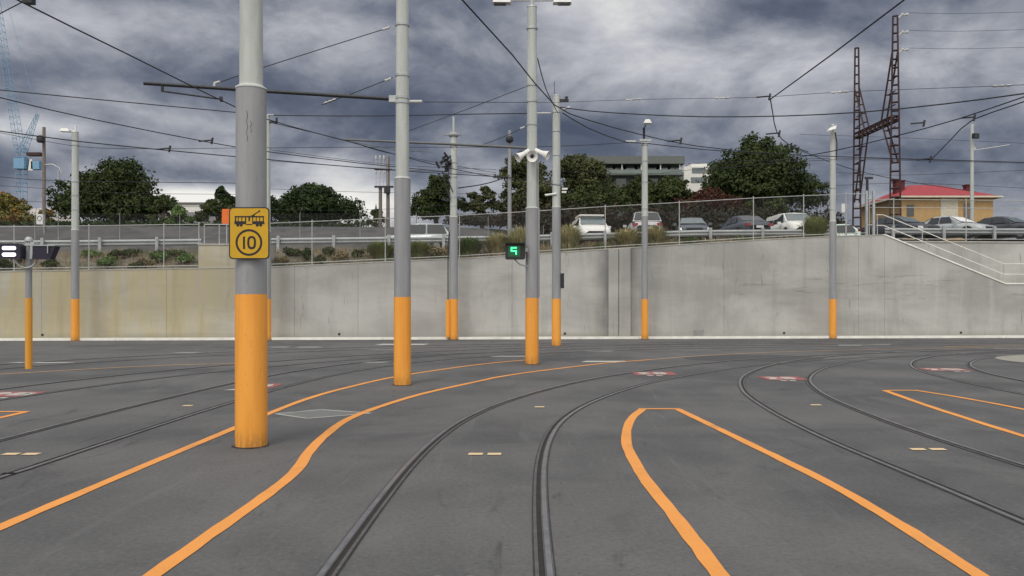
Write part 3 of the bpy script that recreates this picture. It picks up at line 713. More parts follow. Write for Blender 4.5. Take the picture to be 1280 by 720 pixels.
# G, H, I
XG, YG = off(94)
tG, _ = pole('tram pole with small curved lamp at the left in front of the dark tree', 94, YG, .17, .155, 5.0, zat(166,YG), bands=[zat(q,YG) for q in (182,228,245,263)], X=XG)
mb = MB(); mb.tube([(XG+.02,YG,zat(166,YG)),(XG+.02,YG,zat(157,YG))], .05, 8); mb.tube([(XG,YG,zat(165,YG)),(XG-.25,YG,zat(162,YG))], .03, 6); c = P(81.5,162.5,YG); mb.hexa([(c.x-.22,c.y-.15,c.z-.07),(c.x+.24,c.y-.15,c.z-.09),(c.x+.24,c.y+.15,c.z-.09),(c.x-.22,c.y+.15,c.z-.07),(c.x-.12,c.y-.1,c.z+.06),(c.x+.18,c.y-.1,c.z+.06),(c.x+.18,c.y+.1,c.z+.06),(c.x-.12,c.y+.1,c.z+.06)])
bolt_on(tG, mb, 'lamp_head', 'white')
XH, YH = off(334)
tH, _ = pole('tram pole mostly hidden behind the sign pole', 334, YH, .17, .15, 5.0, zat(146,YH), bands=[zat(185,YH)], X=XH)
mb = MB(); mb.box((XH+.30,YH-.05,zat(153,YH)), (.35,.1,.08)); mb.box((XH+.45,YH-.05,zat(151,YH)), (.08,.1,.25)); bolt_on(tH, mb, 'wire_clamp', 'darkmetal')
XI, YI = off(567)
tI, _ = pole('tram pole with a tangle of cable hardware left of the green signal', 567.5, YI, .20, .165, 5.7, zat(168,YI), bands=[zat(q,YI) for q in (183,204,222,247,258)], X=XI)
mb = MB(); mb.tube([(XI,YI,zat(168,YI)),(XI,YI,zat(146,YI))], .055, 8); bolt_on(tI, mb, 'mast_tip', 'upper')
mb = MB(); mb.lathe((XI,YI,zat(171,YI)), [(.2,0),(.26,.06),(.22,.12),(.14,.2)], 14); mb.box((XI-.05,YI-.1,zat(169,YI)), (.85,.08,.05)); mb.tube([(XI+.33,YI-.1,zat(171,YI)),(XI+.33,YI-.1,zat(158,YI))], .025, 6); bolt_on(tI, mb, 'head_fitting', 'lower')
mb = MB(); r2 = random.Random(3)
for k in range(16):
    a = P(556+r2.uniform(-7,7), 205+r2.uniform(-8,8), YI-.2); b = a+Vector((r2.uniform(-.3,.3), r2.uniform(-.2,.2), r2.uniform(-.3,.3))); mb.tube([a,b], r2.uniform(.03,.07), 6)
mb.tube([P(560,212,YI-.2), (XI-.1,YI-.1,zat(200,YI))], .05, 6); mb.tube([P(553,214,YI-.2), P(558,235,YI-.2), P(563,250,YI-.2)], .03, 6); mb.tube([P(562,206,YI-.2), P(560,225,YI-.2), P(566,240,YI-.2)], .025, 6)
bolt_on(tI, mb, 'cable_hardware', 'darkmetal')
mb = MB(); mb.tube([(XI-.25,YI-.12,.1),(XI-.25,YI-.12,1.85)], .11, 12); bolt_on(tI, mb, 'conduit_cover', 'orange')
mb = MB(); mb.tube([(XI-.25,YI-.12,1.86),(XI-.25,YI-.12,3.7),(XI-.2,YI-.12,5.0)], .028, 6); bolt_on(tI, mb, 'conduit', 'darkmetal')

# yellow speed sign on pole A
ys = YA-.23
sg = thing('speed_sign', 'yellow sign with tram symbol above a circled 10', 'sign', (P(311.5,291.5,ys)))
c = P(311.5,291.5,ys); kx = ys/F
def rrect(w, h, r, n=6):
    pts = []
    for cx, cz, a0 in ((w/2-r,h/2-r,0),(-w/2+r,h/2-r,90),(-w/2+r,-h/2+r,180),(w/2-r,-h/2+r,270)):
        for i in range(n+1): a = R(a0+90*i/n); pts.append((cx+r*math.cos(a), cz+r*math.sin(a)))
    return pts
Wd, Hd = 50.5*kx, 65*kx
mb = MB(); mb.poly(rrect(Wd, Hd, .05), 0, .006); o = mb.build('board_edge', 'black', sg)
mb = MB(); mb.poly(rrect(Wd-.028, Hd-.028, .042), -.0025, -.0005); mb.build('board_face', 'signyellow', sg)
def U(u, v): return ((u-325)/8*kx, -(v-328)/8*kx)     # pixels of the 8x zoom of the sign
def ringp(mb, cu, cv, ru, rv, w, n=40, y=-.0045):
    vs = []; x0, z0 = U(cu, cv)
    for k in range(n):
        a = 2*math.pi*k/n
        for q in (0, w): vs.append((x0+(ru-q)/8*kx*math.cos(a), y, z0+(rv-q)/8*kx*math.sin(a)))
    mb.add(vs, [(2*k, 2*k+1, 2*((k+1) % n)+1, 2*((k+1) % n)) for k in range(n)])
def upoly(mb, pts, y=-.0045): mb.add([(U(*p)[0], y, U(*p)[1]) for p in pts], [tuple(range(len(pts)))])
mb = MB(); ringp(mb, 323, 421, 134, 133, 21); mb.build('circle', 'black', sg)
mb = MB(); upoly(mb, [(262,380),(262,366),(284,358),(284,486),(264,486),(264,378)]); mb.build('digit_one', 'black', sg)
mb = MB()
n = 36; x0, z0 = U(350, 422); vs = []
for k in range(n):
    a = 2*math.pi*k/n; ca, sa = math.cos(a), math.sin(a)
    e = .75
    for ru, rv in ((44,66),(23,45)):
        vs.append((x0+ru/8*kx*math.copysign(abs(ca)**e, ca), -.0045, z0+rv/8*kx*math.copysign(abs(sa)**e, sa)))
mb.add(vs, [(2*k, 2*k+1, 2*((k+1) % n)+1, 2*((k+1) % n)) for k in range(n)])
mb.build('digit_zero', 'black', sg)
mb = MB()
upoly(mb, [(180,156),(475,156),(475,170),(180,170)])
upoly(mb, [(178,208),(296,208),(296,238),(178,238)]); upoly(mb, [(356,208),(474,208),(480,238),(356,238)])
for a, b in ((183,196),(212,220),(248,256),(284,296),(318,334),(356,366),(392,400),(426,434),(462,472)): upoly(mb, [(a,170),(b,170),(b,208),(a,208)])
upoly(mb, [(296,236),(356,236),(356,246),(296,246)])
for cu in (212,246,406,440): ringp(mb, cu, 246, 16, 16, 15.5, 16, -.0047)
upoly(mb, [(340,156),(352,146),(378,146),(384,156)], -.0043)
upoly(mb, [(362,142),(426,104),(432,112),(372,148)], -.0047); ringp(mb, 428, 106, 9, 9, 8.8, 12, -.0049)
mb.build('tram_symbol', 'black', sg)
mb = MB()
for zz in (-.17,.17): mb.box((.02,.024,zz), (.34,.036,.04))
mb.build('mounting_bracket', 'steel', sg)

# loudspeakers on pole C
def horn(label, c, d, L=.34, r=.145):
    d = Vector(d).normalized(); c = Vector(c)
    t = thing('horn_loudspeaker', label, 'loudspeaker', c, group='white horn loudspeakers')
    mb = MB(); n = 18; pts = [c, c+d*L*.35, c+d*L*.8, c+d*L]; mb.tube(pts, [.06,.075,r*.8,r], n, cap=False)
    mb.tube([c+d*L, c+d*L*.94, c+d*L*.55], [r*.97,r*.85,.05], n, cap=False); shift(mb.build('horn', 'white'), t)
    mb = MB(); mb.tube([c-d*.14, c+d*.02], .07, 14); shift(mb.build('driver', 'white'), t)
    mb = MB(); mb.tube([c+d*L*.50, c+d*L*.72], [.055,.03], 10); shift(mb.build('throat', 'darkmetal'), t)
horn('white horn loudspeaker pointing left on the double lamp pole', P(657,191,YC-.1), (-.8,-.35,-.55), .3)
horn('white horn loudspeaker pointing right on the double lamp pole', P(674,190,YC-.1), (.85,-.35,-.42), .3)
horn('white horn loudspeaker facing forward on the double lamp pole', P(665,195.5,YC-.22), (0,-1,-.18), .24, .16)
# green signal
t = thing('tram_signal', 'small black signal box showing a green figure on the double lamp pole', 'signal', P(644,314.5,YC-.2))
c = P(644,314.5,YC-.2)
mb = MB(); mb.poly([(x+c.x, z+c.z) for x, z in rrect(.56,.44,.05)], c.y-.12, c.y+.12); shift(mb.build('housing', 'trim'), t)
mb = MB(); mb.box((c.x,c.y-.17,c.z+.225), (.58,.14,.02)); shift(mb.build('visor', 'trim'), t)
mb = MB(); mb.box((c.x-.03,c.y-.122,c.z), (.34,.006,.30)); shift(mb.build('display_panel', 'dimgreen'), t)
mb = MB()
for (u, v, w, h) in ((-.04,.10,.17,.042),(-.105,.055,.04,.06),(-.04,.01,.17,.042),(.025,-.05,.04,.085)): mb.box((c.x+u, c.y-.13, c.z+v), (w,.008,h))
shift(mb.build('lit_figure', 'lampgreen'), t)
mb = MB(); mb.box((c.x+.34,c.y+.1,c.z+.05), (.22,.06,.10)); mb.tube([c+Vector((-.02,0,-.22)), c+Vector((.12,.02,-.36)), c+Vector((.36,.08,-.42))], .02, 6); shift(mb.build('bracket', 'steel'), t)

# signal post at left
X, Y = G(36, 461); Y = 21.2; X = (36-CX)/F*Y
t = thing('signal_post', 'thin yellow footed post carrying two signal boxes at the left', 'signal post', (X, Y, 0))
mb = MB(); mb.lathe((X,Y,0), [(.088,0),(.088,1.87)], 18); shift(mb.build('yellow_base', 'yellowpost'), t)
mb = MB(); mb.lathe((X,Y,1.872), [(.08,0),(.08,1.5)], 18); shift(mb.build('shaft', 'lower'), t)
mb = MB(); mb.lathe((X,Y,3.372), [(.10,0),(.10,.07),(.05,.12)], 14); shift(mb.build('cap', 'steel'), t)
mb = MB(); pts = [(X+.30*math.cos(a), Y-.12, zat(321,Y)+.30*math.sin(a)) for a in np.linspace(R(170), R(370), 16)]; mb.tube(pts, .028, 8); mb.box((X,Y-.06,zat(306,Y)), (.62,.06,.06)); shift(mb.build('curved_bracket', 'whiterail'), t)
mb = MB(); mb.hexa([(X+.14,Y-.2,zat(324,Y)),(X+.2,Y-.2,zat(324,Y)),(X+.26,Y-.1,zat(324,Y)),(X+.2,Y-.1,zat(324,Y)),(X+.16,Y-.2,zat(303,Y)),(X+.26,Y-.2,zat(303,Y)),(X+.3,Y-.1,zat(303,Y)),(X+.2,Y-.1,zat(303,Y))]); shift(mb.build('side_plate', 'steel'), t)
c = P(12,314,Y-.2)
t = thing('tram_signal', 'dark signal box showing two lit white bars at the left edge', 'signal', c)
w = 33*(Y-.2)/F; h = 18.5*(Y-.2)/F
mb = MB(); mb.poly([(c.x+x, c.z+z) for x, z in ((-w/2+.05,-h/2),(w/2-.03,-h/2),(w/2,-h/2+.05),(w/2,h/2-.05),(w/2-.05,h/2),(-w/2,h/2))], c.y-.1, c.y+.15); shift(mb.build('housing', 'purpleblack'), t)
for zz, nm in ((.085,'upper'), (-.085,'lower')):
    mb = MB(); mb.poly([(c.x+.05+x, c.z+zz+z-.01) for x, z in rrect(.36,.095,.045)], c.y-.112, c.y-.102); shift(mb.build('lit_bar', 'lampwhite'), t)
c = P(58.5,316,Y-.2)
t = thing('tram_signal', 'dark unlit signal box seen from the side right of the signal post', 'signal', c)
w = 29*(Y-.2)/F; h = 16*(Y-.2)/F
mb = MB(); mb.poly([(c.x+x, c.z+z) for x, z in ((-w/2,-h/2),(w/2-.16,-h/2-.01),(w/2-.02,h/2-.02),(w/2-.02,h/2),(-w/2,h/2))], c.y-.12, c.y+.12); shift(mb.build('housing', 'purpleblack'), t)
mb = MB(); mb.poly([(c.x+x, c.z+z) for x, z in ((-w/2-.01,h/2+.004),(w/2,h/2+.004),(w/2,h/2+.03),(-w/2-.01,h/2+.03))], c.y-.16, c.y+.12); shift(mb.build('hood', 'steel'), t)
mb = MB(); mb.tube([(c.x+.11,c.y-.15,c.z+h/2),(c.x+.11,c.y-.15,c.z-.02)], .015, 6); shift(mb.build('strap', 'steel'), t)

# ------------------------------------------------------------------ upper level posts
def upole(label, px, Y, py_top, r, m='lower', name='street_pole', z0=4.0):
    X = (px-CX)/F*Y; t = thing(name, label, 'pole', (X, Y, z0), group='poles on the road above the wall')
    mb = MB(); mb.lathe((X,Y,z0), [(r,0),(r*.8,zat(py_top,Y)-z0)], 12); shift(mb.build('shaft', m), t); return t, X
t, X = upole('brownish timber pole with a curved lamp arm at the left', 55, 52, 159, .12, 'timber')
mb = MB(); mb.tube([P(56,206,52), P(66,205.5,52), P(74,210,52), P(77,217,52)], .05, 6); mb.tube([P(73,213,52), P(73,224,52)], .05, 6); bolt_on(t, mb, 'lamp_arm', 'steel')
mb = MB(); mb.lathe(P(51,178,51.6), [(.2,0),(.24,.08),(.24,.36),(.14,.44)], 12); bolt_on(t, mb, 'transformer', 'darkmetal')
sgn = thing('road_sign', 'small white speed sign on the far road beside the timber pole', 'sign', P(49.5,274,51))
c = P(49.5,274,51)
mb = MB(); mb.poly([(c.x+x, c.z+z) for x, z in rrect(.40,.66,.03)], c.y-.01, c.y+.02); shift(mb.build('board', 'white'), sgn)
mb = MB(); n = 24; vs = []
for k in range(n):
    a = 2*math.pi*k/n
    for q in (.15,.115): vs.append((c.x+q*math.cos(a), c.y-.014, c.z+.05+q*1.15*math.sin(a)))
mb.add(vs, [(2*k, 2*k+1, 2*((k+1) % n)+1, 2*((k+1) % n)) for k in range(n)]); shift(mb.build('ring', 'black'), sgn)
mb = MB(); mb.tube([(c.x+.25,c.y+.06,zg(-30)), (c.x+.25,c.y+.06,c.z+.3)], .04, 6); shift(mb.build('post', 'steel'), sgn)
t, X = upole('grey street pole with a dark lamp head beside the loudspeaker pole', 637, 48, 163, .13)
mb = MB(); c = P(637,174,47.8); mb.lathe(c, [(.12,-.2),(.22,-.12),(.22,.1),(.1,.2)], 12); bolt_on(t, mb, 'lamp_head', 'darkmetal')
t, X = upole('pale pole with square floodlight in front of the red roofed house', 1215, 52, 155, .13, 'upper')
c = P(1219.5,170,51.6); mb = MB(); mb.box(c, (.42,.2,.32), rz=.3); bolt_on(t, mb, 'floodlight', 'darkmetal')
mb = MB(); mb.tube([P(1216,183,52), P(1218,188,52)], .12, 8); mb.tube([P(1217,188,52), P(1262,181,52)], .03, 6); bolt_on(t, mb, 'side_arm', 'insul')
t, X = upole('dark post with a short cross arm beside the gate posts', 1084, 47, 222, .09, 'darkmetal', z0=4.8)
mb = MB(); mb.box(P(1086,222.5,47), (.45,.12,.12)); bolt_on(t, mb, 'cross_arm', 'darkmetal')
t = thing('transformer_poles', 'pair of distant power poles with insulator racks left of the bracket pole', 'power pole', ((484-CX)/F*70, 70, 6))
for q, top in ((475.5, 234), (485, 196)):
    mb = MB(); x = (q-CX)/F*70; mb.lathe((x,70,6.), [(.17,0),(.15,zat(top,70)-6)], 10); bolt_on(t, mb, 'pole_shaft', 'timber')
mb = MB(); mb.box(P(480,233.5,69.8), (1.65,.16,.16)); bolt_on(t, mb, 'cross_arm', 'darkmetal')
mb = MB(); mb.box(P(479,212,69.8), (1.5,.12,.12)); bolt_on(t, mb, 'cross_arm', 'darkmetal')
mb = MB(); mb.box(P(484,238,69.7), (.5,.4,.5)); bolt_on(t, mb, 'transformer', 'darkmetal')
mb = MB()
for q in (470,474.5,479,484): mb.tube([P(q,194,69.8), P(q,232,69.8)], .03, 5)
for q in (470,475,480):
    for v in (197,215): mb.lathe(P(q,v,69.8), [(.03,-.2),(.07,-.1),(.07,.1),(.03,.2)], 8)
bolt_on(t, mb, 'insulator_rack', 'insul')
c = P(283,270.5,46)
t = thing('orange_marker', 'bright orange marker board peeking out left of the speed sign', 'marker board', c)
mb = MB(); mb.poly([(c.x+x, c.z+z) for x, z in rrect(.5,.85,.06)], c.y-.03, c.y+.03); shift(mb.build('board', 'orangebox'), t)
mb = MB(); mb.tube([(c.x,c.y+.06,4.3),(c.x,c.y+.06,c.z+.1)], .04, 6); shift(mb.build('post', 'steel'), t)
c = P(1054,260,46.5)
t = thing('small_sign', 'small blank white sign beside the right tram pole', 'sign', c)
mb = MB(); mb.poly([(c.x+x, c.z+z) for x, z in rrect(.2,.5,.03)], c.y-.01, c.y+.01); shift(mb.build('board', 'white'), t)
mb = MB(); mb.tube([(c.x+.2,c.y+.03,5),(c.x+.2,c.y+.03,c.z+.3)], .03, 6); mb.box((c.x+.1,c.y+.03,c.z), (.2,.03,.03)); shift(mb.build('post', 'steel'), t)

# ------------------------------------------------------------------ lattice gantry
t = thing('lattice_gantry', 'rusty H shaped lattice steel railway gantry left of the red roof', 'gantry', (28.3, 62, 5))
def lattice(mb, a, b, wa, wb, n, rr, dirs=None, diag=True, m=0, flat=None):
    a, b = Vector(a), Vector(b); ax = (b-a).normalized()
    u = Vector((1,0,0)) if abs(ax.x) < .8 else Vector((0,0,1)); v = ax.cross(u).normalized(); u = v.cross(ax).normalized()
    if flat: u = Vector((a.y, -a.x, 0)).normalized(); v = ax.cross(u).normalized()*flat
    rings = []
    for i in range(n+1):
        p = a+(b-a)*(i/n); w = (wa+(wb-wa)*i/n)/2
        rings.append([p+u*w+v*w, p-u*w+v*w, p-u*w-v*w, p+u*w-v*w])
    for k in range(4): mb.tube([rings[0][k], rings[-1][k]], rr, 4)
    for i in range(n+1):
        for k in range(4): mb.tube([rings[i][k], rings[i][(k+1) % 4]], rr*.8, 4)
    if diag:
        for i in range(n):
            for k in (1, 3): mb.tube([rings[i][k], rings[i+1][(k+1) % 4]], rr*.55, 4)
zl, zr = zat(60,66), zat(20,59)
XL, XR = (1071-CX)*.066, (1119-CX)*.059
mb = MB(); lattice(mb, (XL,66,5), (XL,66,zl), .66, .26, 24, .075, diag=False, flat=.3); bolt_on(t, mb, 'lattice_column', 'rust')
mb = MB(); lattice(mb, (XR,59,5), (XR,59,zr), .80, .30, 28, .07, diag=False, flat=.3); bolt_on(t, mb, 'lattice_column', 'rust')
bl, br = Vector((XL,66,zat(170,66))), Vector((XR,59,zat(148,59)))
mb = MB(); lattice(mb, bl, br, .40, .40, 9, .065); bolt_on(t, mb, 'cross_beam', 'rust')
mb = MB()
d = (br-bl)
for s0, e, up in ((bl, bl+d*.30, 4.0), (br, bl+d*.72, 5.0), (bl, bl+d*.26, -5.5), (br, bl+d*.74, -3.2)):
    mb = MB()
    for o in (-.2,.2):
        mb.tube([s0+Vector((o,0,up)), e+Vector((o,0,0))], .07, 4)
    for f in (.2,.4,.6,.8):
        q = (s0+Vector((0,0,up)))*(1-f)+e*f; mb.tube([q+Vector((-.2,0,0)), q+Vector((.2,0,0))], .05, 4)
        q2 = Vector((s0.x, s0.y, q.z)); mb.tube([q, q2], .05, 4)
    bolt_on(t, mb, 'knee_brace', 'rust')
for v in (22, 44, 66):
    mb = MB(); a = P(1121,v+2,59); mb.tube([a, P(1127,v-3,59), P(1136,v-4,59)], .06, 6); mb.lathe(P(1128,v-4,59), [(.06,-.10),(.12,0),(.06,.10)], 8); mb.lathe(P(1134,v-4,59), [(.06,-.10),(.12,0),(.06,.10)], 8); bolt_on(t, mb, 'insulator_arm', 'insul')

# ------------------------------------------------------------------ overhead wires
def cw(px, py, z=5.8): Y = (z-H)*F/(HY-py); return P(px, py, Y)
def wire(label, pts, r=.011, ins=(), clamps=(), group='overhead wires', step=1.2):
    pts = [Vector(p) for p in pts]
    path = spline(pts, step) if len(pts) > 2 else pts
    if not ins and not clamps:
        mb = MB(); mb.tube(path, r, 5, cap=False)
        return tag(mb.build('overhead_wire', 'wire', loc=pts[0]), label, 'wire', group)
    t = thing('overhead_wire', label, 'wire', pts[0], group=group)
    mb = MB(); mb.tube(path, r, 5, cap=False); shift(mb.build('cable', 'wire'), t)
    for a, b in ins:
        a, b = Vector(a), Vector(b); mb = MB(); n = 6; q = [a+(b-a)*i/n for i in range(n+1)]
        mb.tube(q, [.016 if i % 2 == 0 else .034 for i in range(n+1)], 8); shift(mb.build('insulator', 'insul'), t)
    for c in clamps:
        c = Vector(c); k = c.y/31
        mb = MB(); mb.tube([c+Vector((-.42,0,-.02))*k, c+Vector((.0,0,.02))*k, c+Vector((.09,0,.02))*k], .03*k, 6); mb.tube([c+Vector((.07,0,-.13))*k, c+Vector((.12,0,.12))*k], .04*k, 6)
        shift(mb.build('wire_clamp', 'darkmetal'), t)
    return t
wire('contact wire dropping from the top left corner behind the sign pole', [cw(-300,-200), cw(-60,-45), cw(28,3), cw(160,68), cw(297,135), cw(360,157), cw(440,178), cw(520,200), cw(600,218), cw(700,232)], .012)
wire('contact wire falling steeply from the top centre past the double lamp', [cw(505,-90), cw(578,0), cw(640,68), cw(693,131), cw(735,150), cw(800,168), cw(850,179), cw(900,186), cw(1000,194), cw(1280,203)], .012, clamps=[cw(848,176)])
wire('contact wire descending from the top right to the knuckle above the big tree', [cw(1270,-100), cw(1130,0), cw(1040,68), cw(963,124)], .012, clamps=[cw(959,121)])
wire('short steep wire hanging below the knuckle above the big tree', [cw(963,124), cw(966,142), cw(971,165), cw(985,180), cw(1010,190)], .012, clamps=[cw(971,167)])
wire('feeder cable looping from the double lamp pole down to the slim pole', [P(672,73,YC), P(682,110,26), P(697,141,YD-.2)], .016)
wire('feeder cable sagging from the antenna pole to the hooked lamp pole', [P(703,141,YD), P(735,160,34), P(780,177,36.2), P(806,179,YE-.1), P(880,187,39), P(960,192,42)], .022)
wire('thick span wire crossing right from the antenna pole to the right edge', [P(700,134,YD), P(740,139,31), P(800,143,30), P(880,146,29), P(980,145,28), P(1080,140,26), P(1180,130,24), P(1280,117,22), P(1500,85,18)], .021)
wire('contact wire sweeping from the right edge below the thick span wire', [P(1500,50,12), cw(1280,121), cw(1200,148), cw(1120,170), cw(1040,189), cw(960,203)], .013, clamps=[P(1152,154,19)])
wire('lower contact wire from the right edge to the hanger above the red roof', [P(1480,45,11.6), cw(1280,127), cw(1217,149), cw(1190,173), cw(1165,199)], .013, clamps=[cw(1215,147), cw(1160,199)])
wire('thin span wire with four insulators running right from the bracket pole', [P(530,127.5,YB), P(660,128,YC), P(700,128,YD-.3), P(790,124.5,30), P(905,122.5,28), P(962,121,26), P(1050,115,24), P(1180,110,22), P(1280,106,20), P(1480,95,17)], .008,
     ins=[(P(782,125,30),P(802,124,30)), (P(893,122.6,28),P(912,122.4,28)), (P(1038,116,24),P(1062,114.5,24)), (P(1240,108,21),P(1265,106.8,20.4))])
wire('thick cable crossing the left sky toward the sign pole', [P(-200,92,30), P(0,112.5,32), P(150,127,34), P(300,141,36), P(334,144,YH)], .022)
wire('thick cable crossing behind the bracket pole at signal height', [P(337,144,YH), P(420,145,36), P(500,144.5,35), P(600,142.5,34), P(690,141.5,YD)], .022, ins=[(P(334,143.5,YH-.1),P(342,143.8,YH-.1)), (P(678,141,YD),P(685,141,YD))])
wire('contact wire from the left edge to the clamp beside the sign pole', [cw(-300,45), cw(0,122), cw(120,150), cw(262,178), cw(330,189), cw(450,204), cw(560,215)], .012, clamps=[cw(262,176)])
wire('second low contact wire from the left edge below the clamp wire', [cw(-200,140), cw(0,164), cw(100,177), cw(210,188), cw(330,199), cw(480,212), cw(640,222)], .014, clamps=[cw(209,186)])
wire('thin span wire along the tops of the left tram poles', [P(-100,160,34), P(0,166,YG), P(94,183,YG), P(200,186,36.5), P(330,184.5,YH)], .012)
wire('span wire running from the hidden pole past the hardware pole', [P(336,185,YH), P(430,184,36), P(560,184,YI), P(690,183,YD), P(790,178,YE)], .013)
wire('stay wire rising from the far left of the sign pole to the bracket pole top', [P(270,104.5,YB+.2), P(330,84,YB), P(488,34,YB)], .010, ins=[(P(478,37,YB),P(487,34.3,YB))])
wire('short stay wire under the top of the bracket pole', [P(402,131,YB+1), P(440,117,YB+.5), P(491,97,YB)], .009, ins=[(P(405,129.5,YB+1),P(420,124,YB+.8)), (P(481,101,YB),P(489,98,YB))])
wire('stay wire rising right to the double lamp pole above the bracket arm', [P(510,164,26), P(580,138,24.5), P(657,108.5,YC)], .010)
wire('short stay from the double lamp pole down to the grey street pole', [P(600,182,27), P(630,171,25), P(657,158,YC)], .010, ins=[(P(650,161,YC),P(656,158.5,YC))])
wire('wire falling from the clamp behind the sign pole toward the transformer poles', [P(342,154,YH), P(430,175,40), P(480,190,44), P(545,203,48), P(620,216,52)], .016)
for i, (lab, a, b, c, Y, r) in enumerate([
    ('low wire sagging left of the hidden pole in front of the tree top', (0,221), (75,226), (300,229), 48, .03),
    ('low wire just above the left tree at pole height', (0,232), (150,241), (300,243), 50, .022),
    ('low thin wire skimming the left bright horizon', (0,250), (160,257), (300,259), 52, .02),
    ('wire through the bright cloud gap left of the bracket pole', (336,187), (480,205), (620,212), 50, .024),
    ('second wire through the bright gap left of the bracket pole', (336,201), (480,211), (620,218), 52, .024),
    ('lowest wire above the dome tree', (336,236), (450,240), (640,243), 56, .022),
    ('thin wire above the dome tree toward the church spire', (336,262), (470,262), (640,250), 58, .02),
    ('wire across the middle of the big dark tree', (870,213), (1040,200), (1280,204), 48, .024),
    ('wire crossing the right tram pole at tree height', (860,205), (1040,198), (1280,203), 46, .022),
    ('wire crossing the gantry legs high above the house', (1000,168), (1120,172), (1300,180), 56, .02),
    ('wire crossing the gantry legs just above the roof', (1040,215), (1120,219), (1300,212), 56, .022),
    ('lowest wire touching the red roof ridge', (1040,232), (1140,229), (1300,236), 55, .022),
    ('thin wire in front of the flat roofed building', (690,214), (800,218), (900,208), 55, .02)]):
    wire(lab, [P(a[0],a[1],Y), P(b[0],b[1],Y), P(c[0],c[1],Y)], r*.6)
wire('wire sagging from the hardware pole to the grey street pole', [P(573,235,YI), P(600,231,42), P(620,226,45), P(637,219,48)], .03)
wire('diagonal wire running down right behind the right tram pole', [P(1000,188,44), P(1060,210,46), P(1130,226,50), P(1220,240,54)], .02)
for v in (20,42,64):
    wire({20:'topmost',42:'middle',64:'lowest'}[v]+' faint line running right from the tall gantry column', [P(1136,v-4,59), P(1200,v-3,60), P(1320,v-6,62)], .014)
t = thing('wire_junction', 'dark wire junction block at the top left corner', 'wire fitting', cw(36,2))
mb = MB(); c = cw(36,2); mb.box(c+Vector((0,0,.02)), (.13,.1,.10)); mb.box(c+Vector((-.08,0,.06)), (.10,.06,.04)); bolt_on(t, mb, 'clamp_block', 'darkmetal')
mb = MB(); mb.tube([cw(27,3), cw(0,17), cw(-60,45)], .008, 5); bolt_on(t, mb, 'stay', 'wire')

